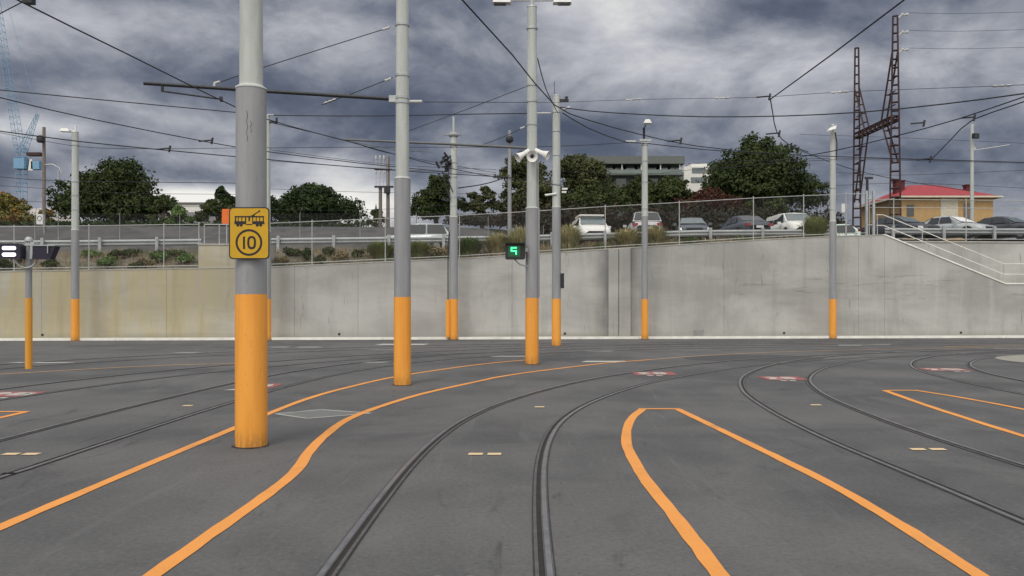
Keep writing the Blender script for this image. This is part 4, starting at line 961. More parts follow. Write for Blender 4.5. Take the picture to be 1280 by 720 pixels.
# ------------------------------------------------------------------ cars
def car(label, X, Y, z, rz, paint, kind='sedan', glass='glassblue', rear=False, roofbox=False):
    L, Wd, Hh = {'sedan': (4.6,1.80,1.44), 'hatch': (4.2,1.80,1.62), 'van': (4.6,1.82,1.62)}[kind]
    z = terrain(X, Y-Yw(X))+.01
    t = thing('parked_car', label, 'car', (X,Y,z), rz, group='cars parked above the wall')
    h = L/2
    if kind == 'sedan':
        st = [(-h,.55,.45,.74),(-h+.08,.66,.30,.92),(-h+.5,.86,.22,.99),(-h+1.2,.9,.2,1.0),(0,.9,.2,.97),(h-1.5,.9,.2,.95),(h-.8,.88,.22,.88),(h-.25,.80,.24,.76),(h-.04,.66,.30,.64),(h,.5,.4,.55)]
        gh = [(-h+.75,.78,.99,0),(-h+1.55,.62,Hh-.03,1),(-.1,.64,Hh,1),(h-2.1,.62,Hh-.05,1),(h-1.25,.78,.95,0)]
    elif kind == 'hatch':
        st = [(-h,.58,.45,.80),(-h+.06,.70,.30,1.0),(-h+.4,.88,.22,1.04),(-h+1.2,.9,.2,1.04),(0,.9,.2,1.0),(h-1.3,.9,.2,.98),(h-.7,.88,.22,.92),(h-.22,.80,.24,.80),(h-.04,.66,.30,.68),(h,.5,.4,.58)]
        gh = [(-h+.12,.80,1.03,0),(-h+.55,.64,Hh-.04,1),(-.2,.66,Hh,1),(h-1.9,.63,Hh-.06,1),(h-1.0,.79,.98,0)]
    else:
        st = [(-h,.62,.45,.80),(-h+.06,.72,.30,1.02),(-h+.4,.89,.22,1.05),(-h+1.2,.9,.2,1.05),(0,.9,.2,1.05),(h-1.3,.9,.2,1.04),(h-.6,.89,.22,1.0),(h-.16,.84,.24,.86),(h-.03,.74,.30,.72),(h,.6,.4,.6)]
        gh = [(-h+.10,.82,1.04,0),(-h+.22,.72,Hh-.03,1),(-.2,.73,Hh,1),(h-1.75,.70,Hh-.03,1),(h-.95,.81,1.03,0)]
    mb = MB(); rings = []
    for x, w, zb, zs in st:
        rings.append([(x,-w*.86,zb),(x,-w,zb+.14),(x,-w,zb+(zs-zb)*.6),(x,-w*.95,zs-.05),(x,-w*.82,zs),(x,0,zs+.025),(x,w*.82,zs),(x,w*.95,zs-.05),(x,w,zb+(zs-zb)*.6),(x,w,zb+.14),(x,w*.86,zb)])
    k = 11; vs = [v for r_ in rings for v in r_]; fs = []
    for i in range(len(st)-1):
        for j in range(k): fs.append((i*k+j, i*k+(j+1) % k, (i+1)*k+(j+1) % k, (i+1)*k+j))
    fs += [tuple(range(k)), tuple(range((len(st)-1)*k, len(st)*k))[::-1]]
    mb.add(vs, fs, 0, True)
    # greenhouse body
    g = [[(x,-w,z0-.02 if not top else z0-.05),(x,-w*(.93 if top else .98),z0),(x,0,z0+(.03 if top else .02)),(x,w*(.93 if top else .98),z0),(x,w,z0-.02 if not top else z0-.05)] for x, w, z0, top in gh]
    base = [(x, .80, .92) for x, _, _, _ in gh]
    vs = []; fs = []
    for (x, w, z0, top), r_ in zip(gh, g): vs += [(x,-.82,.93)]+r_+[(x,.82,.93)]
    for i in range(len(gh)-1):
        for j in range(6): fs.append((i*7+j, i*7+j+1, (i+1)*7+j+1, (i+1)*7+j))
    mb.add(vs, fs, 0, False)
    body = mb.build('body', paint, t)
    # windows
    def quad(name, pts, m, offv, parent=t):
        mb = MB(); o = Vector(offv); mb.add([Vector(p)+o for p in pts], [(0,1,2,3)]); return mb.build(name, m, parent)
    def ins(a, b, f): return tuple(a[i]+(b[i]-a[i])*f for i in range(3))
    a, b = gh[-1], gh[-2]; f0, f1 = .10, .90
    def face(x0, w0, z0, x1, w1, z1):
        return [(x0+(x1-x0)*f0, -(w0+(w1-w0)*f0)*.92, z0+(z1-z0)*f0), (x0+(x1-x0)*f0, (w0+(w1-w0)*f0)*.92, z0+(z1-z0)*f0),
                (x0+(x1-x0)*f1, (w0+(w1-w0)*f1)*.90, z0+(z1-z0)*f1), (x0+(x1-x0)*f1, -(w0+(w1-w0)*f1)*.90, z0+(z1-z0)*f1)]
    quad('windscreen', face(a[0],a[1],a[2],b[0],b[1],b[2]), glass, (.025,0,.032))
    a2, b2 = gh[0], gh[1]
    q = face(a2[0],a2[1],a2[2],b2[0],b2[1],b2[2]); quad('rear_window', q[::-1], 'glassdark', (-.03,0,.035))
    xm = (gh[1][0]+gh[3][0])/2
    for s in (-1, 1):
        for (xa_, xb_) in ((gh[1][0]-.05, xm-.04), (xm+.04, gh[3][0]+.10)):
            lo = 1.02 if kind != 'sedan' else .99; hi = Hh-.10
            xa0 = xa_-(.22 if xa_ < 0 and xb_ < xm else 0); xb0 = xb_+(.30 if xb_ > xm else 0)
            pts = [(xa0, s*.815, lo), (xb0, s*.815, lo), (xb_, s*.675, hi), (xa_, s*.675, hi)]
            quad('side_window', pts if s < 0 else pts[::-1], 'glassdark', (0,s*.03,.012))
        mb = MB(); mb.box((h-1.55, s*1.0, 1.0), (.12,.20,.14)); mb.build('mirror', paint, t)
        # lights
        mb = MB(); zf = st[-3][3]-.10; mb.hexa([(h-.30,s*.52,zf-.12),(h-.05,s*.52,zf-.16),(h-.12,s*.76,zf-.12),(h-.34,s*.84,zf-.10),(h-.34,s*.52,zf+.03),(h-.12,s*.52,zf-.01),(h-.18,s*.76,zf+.02),(h-.36,s*.84,zf+.04)]); mb.build('headlight', 'headlight', t)
        zr_ = st[1][3]-.16; mb = MB(); mb.box((-h+.10, s*.66, zr_+.02), (.18,.28,.15)); mb.build('tail_light', 'taillight', t)
        for xw_ in (h-.85, -h+.85):
            mb = MB(); n = 18
            for (r_, y0, y1, mi) in ((.32,.70,.905,0),(.20,.88,.912,1)):
                mb.tube([(xw_, s*y0, .32), (xw_, s*y1, .32)], r_, n, mi)
            mb.build('wheel', ['tyre','rim'], t)
            mb = MB(); mb.tube([(xw_, s*.80, .34), (xw_, s*.903, .34)], .38, n); mb.build('wheel_arch', 'trim', t)
    mb = MB(); mb.box((-h+.0, 0, .66), (.05,.42,.13)); mb.build('number_plate', 'plate', t); mb = MB(); mb.box((h+.0, 0, .42), (.05,.40,.12)); mb.build('number_plate', 'plate', t)
    mb = MB(); mb.box((h-.01,0,.60), (.06,.9,.10)); mb.build('grille', 'trim', t)
    mb = MB(); mb.box((h-.04,0,.29), (.12,1.3,.12)); mb.build('bumper_trim', 'trim', t); mb = MB(); mb.box((-h+.05,0,.36), (.14,1.3,.10)); mb.build('bumper_trim', 'trim', t)
    if roofbox:
        mb = MB(); mb.box((-.1,0,Hh+.07), (1.7,1.42,.09)); mb.box((-.6,0,Hh+.02), (.05,1.3,.06)); mb.box((.5,0,Hh+.02), (.05,1.3,.06)); mb.build('roof_rack', 'whitewall', t)
    return t
def cpos(px, Y): return (px-CX)/F*Y
FRONT = R(-90)   # nose toward the camera
car('white car with roof rack facing the guardrail beside the antenna pole', cpos(737,46.6), 46.6, 5.0, FRONT+R(4), 'car_white', 'van', roofbox=True)
car('pearl hatchback seen from behind between grass clumps at the hooked lamp pole', cpos(804,45.8), 45.8, 5.22, R(90)+R(-3), 'car_pale', 'hatch')
car('dark slate sedan with rounded roof right of the hooked lamp pole', cpos(864,46.8), 46.8, 5.22, FRONT+R(-8), 'car_blue', 'sedan')
car('grey sedan showing red tail lights in the middle of the row', cpos(928,46.6), 46.6, 5.30, R(90)+R(8), 'car_blue', 'sedan')
car('white car nose toward the guardrail left of the round green bush', cpos(989,47), 47, 5.28, FRONT+R(2), 'car_white', 'van')
car('small pale mint car low behind the right tram pole', cpos(1058,54), 54, 4.75, R(-20), 'car_mint', 'hatch')
car('dark car behind the stair handrail left of the silver car', cpos(1124,47), 47, 5.33, FRONT+R(24), 'car_dark', 'sedan')
car('silver car with white sunshade behind its windscreen', cpos(1190,47), 47, 5.33, FRONT+R(28), 'car_silver', 'sedan', glass='glasspale')
car('dark car cut by the right edge above the stair', cpos(1256,47.3), 47.3, 5.33, FRONT+R(26), 'car_dark', 'sedan')
car('silver car passing on the far road left of the hardware pole', cpos(520,45.5), 45.5, 4.75, R(180), 'car_silver', 'hatch')

# ------------------------------------------------------------------ buildings
def hip_house(label, cx, cy, z0, w, d, hw, hr, rz, wm, rm, chim=(), wins=(), over=.45, ridge=.35):
    t = thing('house', label, 'house', (cx,cy,z0), rz)
    mb = MB(); mb.box((0,0,hw/2), (w,d,hw)); mb.build('wall', wm, t)
    a, b = w/2+over, d/2+over; r_ = w*ridge/2
    mb = MB(); mb.add([(-a,-b,hw),(a,-b,hw),(a,b,hw),(-a,b,hw),(-r_,0,hw+hr),(r_,0,hw+hr)], [(0,1,5,4),(1,2,5),(2,3,4,5),(3,0,4),(0,3,2,1)]); rf = mb.build('roof', rm, t)
    mb = MB(); mb.box((0,-b-.04,hw-.03), (2*a,.09,.14)); mb.box((a+.04,0,hw-.03), (.09,2*b,.14)); mb.box((-a-.04,0,hw-.03), (.09,2*b,.14)); mb.build('gutter', 'cream', t)
    for x, y, hh, ww in chim:
        mb = MB(); mb.box((x,y,hw+hh/2), (ww,ww,hh)); mb.box((x,y,hw+hh+.06), (ww+.12,ww+.12,.11)); mb.build('chimney', 'redchimney', rf)
    for x, zc, ww, hh, m in wins:
        mb = MB(); mb.box((x,-d/2-.02,zc), (ww,.06,hh)); mb.build('window', m, t)
    return t
hip_house('ochre walled house under a bright red hipped roof at the right', 37.55, 73, 6.2, 7.9, 8.0, 4.55, 1.6, R(0), 'yellowwall', 'redroof',
          chim=[(-2.75,-1.0,1.75,.75),(3.35,-1.2,1.35,.55)], wins=[(.15,3.4,1.5,2.4,'cream'),(1.75,3.2,.7,1.6,'timber'),(-3.2,3.4,.6,1.0,'glassdark')], ridge=.32, over=.5)
hip_house('pale roofed house among autumn bushes at the left edge', cpos(34,82), 84, 7, 7.5, 7, 2.6, 1.9, R(-8), 'cream', 'paleroof', wins=[(1.5,1.9,1.2,1.2,'glassdark')])
hip_house('grey roofed house behind the shrubs left of the concrete block', cpos(238,92), 94, 7, 6.8, 6.5, 3.0, 2.2, R(15), 'cream', 'greyroof', wins=[(0,1.8,1.2,1.1,'glassdark')])
t = thing('white_building', 'low white building on the bright horizon left of the sign pole', 'building', (cpos(246,130), 130, 7))
mb = MB(); mb.box((0,0,5), (7.5,8,10)); mb.build('wall', 'whitewall', t)
for x in (-1.6,-.3,2.6): mb = MB(); mb.box((x,-4.02,8.2), (1.0,.06,1.7)); mb.build('window', 'glassdark', t)
mb = MB(); mb.box((0,0,10.15), (7.9,8.4,.28)); mb.build('roof', 'greyroof', t)
# flat roofed apartment
Yb = 120; t = thing('apartment_building', 'flat roofed apartment building with balconies behind the gum trees', 'building', (cpos(788,Yb), Yb, 7))
zz = lambda py: zat(py, Yb)-7
mb = MB(); mb.box((0,4,zz(212)/2), (14.6,8,zz(212))); mb.build('wall', 'slate', t)
mb = MB(); mb.box((0,3.2,(zz(198)+zz(207.5))/2), (15.4,10.6,zz(198)-zz(207.5))); rf = mb.build('roof', 'flatgrey', t)
mb = MB(); mb.box((-4.4,2,zz(198)+.12), (1.6,1.2,.22)); mb.build('roof_plant', 'whitewall', rf)
for i in range(9):
    x = -6.6+i*1.65; mb = MB(); mb.box((x,-.05,(zz(208)+zz(216))/2), (1.3,.08,zz(208)-zz(217))); mb.build('window', 'glassblue' if i % 3 else 'glassdark', t)
for i in range(6): mb = MB(); mb.box((-7.2+i*2.85,-1.7,(zz(207.6)+zz(220))/2), (.14,.14,zz(207.6)-zz(219.5))); mb.build('balcony_post', 'whitewall', t)
mb = MB(); mb.box((0,-1.75,(zz(214.3)+zz(219))/2), (14.8,.06,zz(214.3)-zz(219))); mb.build('balustrade', 'balcony', t)
mb = MB(); mb.box((0,-.9,zz(220.2)), (15.2,1.9,.22)); mb.build('balcony_slab', 'flatgrey', t)
for i in range(6): mb = MB(); mb.box((-6.2+i*2.4,-.03,zz(230)), (1.5,.08,1.6)); mb.build('window', 'glassdark', t)
Yb = 132; t = thing('white_building', 'stepped white building between the flat roof and the big dark tree', 'building', (cpos(868,Yb), Yb, 7))
zz = lambda py: zat(py, Yb)-7
mb = MB(); mb.box((.5,3,zz(208)/2), (4.4,6,zz(208))); mb.box((.9,3,zz(203.5)/2), (2.6,5,zz(203.5))); mb.build('wall', 'whitewall', t)
mb = MB(); mb.box((-2.4,3,zz(214)/2), (2.0,5,zz(214))); mb.build('annex', 'flatgrey', t)
for py, w in ((213,2.2),(225,2.6)): mb = MB(); mb.box((.7,-.03,zz(py)), (w,.1,.9)); mb.build('window', 'glassblue', t)
# church spire
Yb = 220; c = P(470,262,Yb); t = thing('church_spire', 'tiny dark church spire on the horizon left of the bracket pole', 'spire', (c.x, Yb, 7))
top = zat(254,Yb)-7
mb = MB(); mb.add([(-.9,-.9,top-5),(.9,-.9,top-5),(.9,.9,top-5),(-.9,.9,top-5),(0,0,top)], [(0,1,4),(1,2,4),(2,3,4),(3,0,4)]); mb.build('steeple', 'slate', t)
mb = MB(); mb.box((0,0,(top-5)/2), (2.2,2.2,top-5)); mb.build('tower', 'paleroof', t)
# crane
Yb = 260; t = thing('tower_crane', 'blue luffing tower crane rising into the clouds at the left', 'crane', (cpos(27,Yb), Yb, 7))
mb = MB(); lattice(mb, (cpos(27,Yb),Yb,7), P(27,186,Yb), 2.3, 2.3, 16, .10); bolt_on(t, mb, 'mast', 'craneblue')
mb = MB(); lattice(mb, P(25,190,Yb), P(-22,-110,Yb), 2.2, 1.3, 34, .075); bolt_on(t, mb, 'jib', 'craneblue')
mb = MB(); lattice(mb, P(28,190,Yb), P(47,143,Yb), 2.0, .7, 8, .09); mb.tube([P(47,143,Yb), P(-22,-110,Yb)], .06, 4); bolt_on(t, mb, 'a_frame', 'craneblue')
mb = MB(); mb.box(P(44,193,Yb), (4.6,2.2,1.0)); bolt_on(t, mb, 'counter_jib', 'rust')
mb = MB(); mb.box(P(46,207,Yb), (2.6,2,2.6)); bolt_on(t, mb, 'counterweight', 'craneblue')
mb = MB(); mb.box(P(27,205,Yb), (3.4,3,3.4)); bolt_on(t, mb, 'slewing_unit', 'craneblue')
mb = MB(); mb.hexa([P(35,213,Yb-1), P(41,213,Yb-1), P(41,213,Yb+1), P(35,213,Yb+1), P(37,199,Yb-1), P(40,199,Yb-1), P(40,199,Yb+1), P(37,199,Yb+1)]); bolt_on(t, mb, 'cab', 'whitewall')

# ------------------------------------------------------------------ vegetation
def leaf_cloud(lobes, n, size, seed, asp=.55, shell=.55):
    g = np.random.default_rng(seed)
    w = np.array([l[3]*l[4]+l[3]*l[5]+l[4]*l[5] for l in lobes]); w = w/w.sum()
    idx = g.choice(len(lobes), n, p=w); L = np.array(lobes)[idx]
    d = g.normal(size=(n,3)); d /= np.linalg.norm(d, axis=1)[:,None]
    d[:,2] = np.where(d[:,2] < -.35, -d[:,2]*.6, d[:,2])
    rad = shell+(1.06-shell)*g.random(n)**.55+g.normal(scale=.05, size=n)
    c = L[:,:3]+d*L[:,3:6]*rad[:,None]
    nrm = d+g.normal(scale=.7, size=(n,3)); nrm /= np.linalg.norm(nrm, axis=1)[:,None]
    up = g.normal(size=(n,3)); a = np.cross(nrm, up); a /= np.linalg.norm(a, axis=1)[:,None]; b = np.cross(nrm, a)
    s = size*(.6+.8*g.random(n))[:,None]
    v = np.stack([c-a*s, c-b*s*asp, c+a*s, c+b*s*asp], 1).reshape(-1,3)
    return v
def leaf_mesh(name, v, m, parent):
    n = len(v)//4; me = bpy.data.meshes.new(name)
    me.vertices.add(len(v)); me.vertices.foreach_set('co', v.ravel())
    me.loops.add(len(v)); me.loops.foreach_set('vertex_index', np.arange(len(v)))
    me.polygons.add(n); me.polygons.foreach_set('loop_start', np.arange(0, len(v), 4)); me.polygons.foreach_set('loop_total', np.full(n, 4))
    me.materials.append(M[m]); me.update(calc_edges=True); me.validate()
    o = bpy.data.objects.new(name, me); COL.objects.link(o); o.parent = parent; return o
def tree(label, x0, x1, ytop, ybot, Y, m, n, size, seed, nl=16, dome=False, group=None, depth=.8, trunk=.22, name='tree', cat='tree', z0=None, spread=1., lobe=.42):
    g = random.Random(seed); cx = ((x0+x1)/2-CX)/F*Y; w = (x1-x0)/F*Y/2*1.05; zt, zb = zat(ytop,Y), zat(ybot,Y)
    zbase = min(zb, terrain(cx, Y-Yw(cx))-.1) if z0 is None else z0
    t = thing(name, label, cat, (cx,Y,zbase), group=group)
    hc = (zt-zb); lobes = []
    for k in range(nl):
        a = g.uniform(0, 2*math.pi); u = g.random()**.5*spread; zf = g.random()
        env = (math.sqrt(max(.05, 1-(zf*.98)**2)) if dome else (.62+.38*math.sin(math.pi*min(1, zf*.85+.2))))
        r_ = lobe*w*g.uniform(.6,1.15)
        px_ = math.cos(a)*u*(w*env-r_*.75); py_ = math.sin(a)*u*(w*env-r_*.7)*depth
        rz_ = min(r_*g.uniform(.7,1.0), hc*.34)
        pz = zb-zbase+rz_*.6+(hc-rz_*1.6)*zf
        lobes.append((px_, py_, pz, r_, r_*.9, rz_))
    # make sure the extremes are reached
    rr = lobe*w*.72
    for sx in (-1, 1): lobes.append((sx*(w-rr*.9), 0, zb-zbase+hc*g.uniform(.25,.5), rr, rr, min(rr, hc*.3)))
    lobes.append((g.uniform(-.2,.2)*w, 0, zt-zbase-min(rr,hc*.3)*.95, rr, rr, min(rr, hc*.3)))
    small = []
    for l in lobes:
        for _ in range(4):
            v_ = Vector((g.gauss(0,1), g.gauss(0,1), abs(g.gauss(0,1))+.1)).normalized(); q = g.uniform(.24,.42)
            small.append((l[0]+v_.x*l[3]*.98, l[1]+v_.y*l[4]*.98, l[2]+v_.z*l[5]*.95, l[3]*q, l[4]*q, l[5]*q*1.1))
    core = [(l[0],l[1],l[2],l[3]*.62,l[4]*.62,l[5]*.62) for l in lobes]
    v = np.concatenate([leaf_cloud(lobes, int(n*.6), size, seed), leaf_cloud(small, int(n*.5), size*.9, seed+2, shell=.3), leaf_cloud(core, n//4, size*1.5, seed+1, shell=.1)])
    leaf_mesh('crown', v, m, t)
    mb = MB(); top = zb-zbase+hc*.55
    mb.tube([(0,0,-.2),(g.uniform(-.1,.1),0,top*.45),(g.uniform(-.3,.3),.1,top)], [trunk,trunk*.8,trunk*.35], 8)
    for l in lobes[:7]: mb.tube([(0,0,top*g.uniform(.4,.7)), (l[0]*.5,l[1]*.5,(l[2]+top*.5)/2+.2), (l[0],l[1],l[2])], [trunk*.45,trunk*.3,trunk*.1], 5)
    mb.build('trunk', 'bark', t)
    return t
tree('large dense dark tree behind the left tram pole', 66, 214, 204, 292, 66, 'leafdark', 20900, 0.136, 11, nl=22, trunk=.3)
tree('small dark tree filling the lower right flank of the large left tree', 185, 225, 246, 290, 64, 'leafmid', 4940, 0.112, 12, nl=8)
tree('olive shrub low beside the grey roofed house', 205, 240, 257, 292, 62, 'leafbush', 3420, 0.112, 13, nl=7)
tree('dark round tree just left of the sign pole', 258, 300, 235, 275, 78, 'leafdome', 5700, 0.144, 14, nl=8, dome=True)
tree('mid green bush below the dark round tree', 245, 300, 250, 292, 64, 'leafmid', 4940, 0.120, 15, nl=8)
tree('wide dark dome shaped tree right of the sign pole', 318, 456, 232, 290, 66, 'leafdome', 19000, 0.128, 16, nl=22, dome=True, trunk=.3)
tree('tiny distant bush under the church spire', 459, 484, 263, 285, 110, 'leafmid', 1710, 0.200, 17, nl=5)
tree('dark tree behind the hardware pole', 512, 580, 219, 285, 64, 'leafdark', 10450, 0.120, 18, nl=14)
tree('sparse pale gum between the hardware pole and street pole', 578, 626, 232, 284, 66, 'leafgum', 3600, 0.110, 19, nl=18, lobe=.34)
tree('tall grey green gum behind the loudspeaker pole', 616, 696, 190, 290, 68, 'leafgum', 10450, 0.120, 20, nl=34, lobe=.38)
tree('broad grey green gum right of the antenna pole', 676, 772, 195, 272, 72, 'leafgum', 12350, 0.128, 21, nl=40, lobe=.34)
tree('dark bush below the apartment balconies', 766, 842, 217, 272, 70, 'leafdark', 8550, 0.128, 22, nl=14)
tree('mid green bush left of the red shrub', 800, 868, 221, 272, 66, 'leafmid', 8550, 0.112, 23, nl=12)
tree('dark red shrub between the bushes and the big tree', 845, 925, 236, 272, 63, 'leafred', 7980, 0.104, 24, nl=12, dome=True, name='shrub', cat='shrub')
tree('huge dense dark tree behind the row of parked cars', 876, 1034, 174, 286, 66, 'leafdark', 28500, 0.136, 25, nl=30, trunk=.4)
tree('yellow green tree growing low at the foot of the huge dark tree', 930, 985, 230, 285, 63, 'leafmid', 4940, 0.112, 26, nl=8)
tree('autumn coloured bush at the left edge', -30, 38, 243, 296, 66, 'leafautumn', 7980, 0.120, 27, nl=14)
tree('low autumn bush beside the timber pole', 38, 74, 262, 294, 62, 'leafautumn', 3610, 0.112, 28, nl=7)
tree('low olive tree filling between the loudspeaker pole and the antenna pole', 632, 712, 222, 286, 65, 'leafgum', 6000, .12, 41, nl=16)
tree('low olive tree under the broad gum beside the white car', 700, 790, 226, 284, 65, 'leafmid', 7000, .12, 42, nl=18)
# thicket behind the car park: one mass
g = random.Random(5); lobes = []
for k in range(110):
    px_ = g.uniform(575, 1046); Yb_ = g.uniform(56.5, 61); x = cpos(px_, Yb_); zb_ = terrain(x, Yb_-Yw(x)); h_ = zat(g.uniform(*((250,264) if 640 < px_ < 900 else (266,276) if px_ < 640 else (256,270))), Yb_)-zb_
    lobes.append((x, Yb_, zb_+h_*.45, g.uniform(.9,1.6), .9, h_*.55))
o = leaf_mesh('thicket', leaf_cloud(lobes, 30000, .13, 31), 'leafscrub', None); tag(o, 'dark brown green thicket along the back of the car park', 'thicket', kind='stuff')
lobes = []
for k in range(50):
    px_ = g.uniform(-60, 480); Yb_ = g.uniform(59.5, 63); x = cpos(px_, Yb_); zb_ = terrain(x, Yb_-Yw(x)); h_ = zat(g.uniform(276,283), Yb_)-zb_
    lobes.append((x, Yb_, zb_+h_*.4, g.uniform(.9,1.6), .8, max(.4,h_*.6)))
o = leaf_mesh('undergrowth', leaf_cloud(lobes, 7000, .15, 32), 'leafdome', None); tag(o, 'dark low undergrowth under the trees left of the bracket pole', 'undergrowth', kind='stuff')

def tuft(label, px, d, py_top, wpx, m, seed, n=850, name='grass_tuft', cat='grass tuft', arch=.5):
    k = (px-CX)/F; Y = (38.4+d)/(1-.06*k); X = k*Y; z = terrain(X, d)-.06
    g = np.random.default_rng(seed); hh = zat(py_top, Y)-z; w = wpx/F*Y/2*1.5
    t = thing(name, label, cat, (X,Y,z), group='grass clumps along the guardrail')
    vs = []; fs = []
    for i in range(n):
        a = g.uniform(0, 2*math.pi); r0 = w*.28*math.sqrt(g.random()); q_ = g.random()**.75; lean = w*.95*q_; L = hh*g.uniform(.72,1.03)*math.sqrt(1-(.80*q_)**2)
        bx, by = r0*math.cos(a), r0*math.sin(a); ww = g.uniform(.010,.02); pa = a+g.normal(scale=.5)
        dx, dy = math.cos(pa), math.sin(pa); sx, sy = -dy*ww, dx*ww; b = len(vs)
        for (f, zf, wf) in ((0,0,1),(.25,.5,1),(.65,.88,.7),(1,1-arch*g.uniform(0,.35),.1)):
            x, y, zz_ = bx+dx*lean*f, by+dy*lean*f, L*zf
            vs += [(x-sx*wf, y-sy*wf, zz_), (x+sx*wf, y+sy*wf, zz_)]
        fs += [(b,b+1,b+3,b+2),(b+2,b+3,b+5,b+4),(b+4,b+5,b+7,b+6)]
    h2 = n*2//3
    for nm, part, mm in (('green_blades', fs[:h2*3], m[0]), ('dry_blades', fs[h2*3:], m[1])):
        mb = MB(); used = sorted({i for f in part for i in f}); rem = {i: j for j, i in enumerate(used)}
        mb.add([vs[i] for i in used], [tuple(rem[i] for i in f) for f in part]); mb.build(nm, mm, t)
    return t
gd = ('grassdry', 'grassgreen')
tuft('round green grass clump left of the bracket pole', 476, 2.2, 299, 36, ('grassgreen','grassgreen'), 1)
tuft('green grass clump right behind the bracket pole', 524, 2.2, 299, 34, ('grassgreen','grassgreen'), 2)
tuft('dark green clump at the hardware pole', 586, 2.4, 294, 38, ('leafbush','grassgreen'), 3)
tuft('straw tipped grass clump left of the green signal', 622, 2.2, 288, 36, gd, 4)
tuft('tall straw grass clump behind the green signal', 650, 2.0, 279, 34, gd, 5)
tuft('tall feathery grass clump left of the white car with roof rack', 711, 1.8, 276, 34, gd, 6)
tuft('wide straw grass clump left of the hooked lamp pole', 784, 1.8, 282, 42, gd, 7)
tuft('reddish straw grass clump right of the hooked lamp pole', 818, 1.8, 278, 34, gd, 8)
tuft('low bright green clump under the dark slate sedan', 864, 1.6, 294, 28, ('leafbush','grassgreen'), 9, 260)
tuft('low bright green clump under the grey sedan', 924, 1.6, 293, 26, ('leafbush','grassgreen'), 10, 220)
tuft('small green clump under the white car with roof rack', 750, 1.4, 302, 22, ('leafbush','grassgreen'), 11, 200)
tuft('tall round green bush of grass beside the right tram pole', 1019, 1.6, 266, 36, ('grassgreen','grassgreen'), 12, 800)
def shrub(label, px, d, py_top, wpx, m, seed, n=700):
    k = (px-CX)/F; Y = (38.4+d)/(1-.06*k); X = k*Y; z = terrain(X, d)-.05
    h_ = zat(py_top, Y)-z; w = wpx/F*Y/2; g = random.Random(seed)
    t = thing('shrub', label, 'shrub', (X,Y,z), group='small shrubs on the bank')
    lobes = [(g.uniform(-.6,.6)*w, g.uniform(-.4,.4)*w, h_*g.uniform(.3,.65), w*.5, w*.5, h_*.38) for _ in range(7)]
    leaf_mesh('foliage', leaf_cloud(lobes, n, .055, seed), m, t)
    mb = MB()
    for l in lobes[:4]: mb.tube([(0,0,-.05),(l[0]*.5,l[1]*.5,l[2]*.5),(l[0],l[1],l[2])], .012, 5)
    mb.build('stem', 'bark', t)
for i, (px, d, top, w, m, lab) in enumerate([
    (131,1.6,318,30,'leafbush','bright green shrub right of the left tram pole'),
    (198,2.2,313,28,'leafbush','green shrub in front of the left guardrail post'),
    (212,3.0,312,44,'leafmid','wide olive shrub before the concrete block'),
    (148,2.8,312,26,'leafmid','small olive shrub behind the bright green one'),
    (172,1.2,326,20,'leafgum','tiny grey shrub at the wall edge'),
    (6,1.5,322,30,'leafmid','green shrub below the lit signal box'),
    (64,1.7,324,26,'leafmid','low shrub below the unlit signal box'),
    (118,3.2,312,30,'leafbush','green shrub high on the bank behind the left tram pole'),
    (165,3.4,311,30,'leafmid','dark olive shrub high on the bank left of the guardrail post'),
    (232,2.0,316,26,'leafbush','green shrub close to the concrete block corner'),
    (184,1.3,322,22,'drygrass','dry tuft low on the bank between two green shrubs'),
    (30,2.6,314,34,'leafmid','olive shrub behind the signal post head'),
    (365,2.8,309,24,'leafmid','olive shrub behind the dry tuft near the hidden pole'),
    (412,2.9,308,26,'leafgum','grey green shrub high on the bank right of the hidden pole'),
    (505,2.6,302,26,'leafmid','olive shrub just right of the bracket pole'),
    (383,2.2,309,20,'leafmid','olive shrub right of the hidden pole'),
    (400,1.3,318,20,'leafgum','pale shrub at a fence post on the wall'),
    (425,1.8,312,24,'drygrass','dry straw coloured shrub on the bank'),
    (352,1.2,320,18,'drygrass','dry tuft beside the hidden pole'),
    (448,2.6,312,18,'leafmid','small dark shrub left of the round grass clump'),
    (548,1.6,308,24,'drygrass','dry shrub left of the hardware pole')]):
    shrub(lab, px, d, top, w, m, 60+i)
# dry weeds over the bank: one mass nobody could count
g = np.random.default_rng(9); vs = []; fs = []
for i in range(14000):
    X = g.uniform(-30, 17); d = g.uniform(.45, 4.4)
    if g.random() < .45 and math.sin(X*1.7)+math.sin(X*.6+d*2) < 0: continue
    z = terrain(X, d)-.04; L = g.uniform(.05,.42); a = g.uniform(0, 6.28); dx, dy = math.cos(a)*.1, math.sin(a)*.1; w = .012; b = len(vs); y = Yw(X)+d
    vs += [(X-w,y,z),(X+w,y,z),(X+dx+w*.4,y+dy,z+L),(X+dx-w*.4,y+dy,z+L)]; fs.append((b,b+1,b+2,b+3))
mb = MB(); mb.add(vs, fs); tag(mb.build('dry_weeds', 'drygrass'), 'short dry weeds scattered over the gravel bank', 'weeds', kind='stuff')

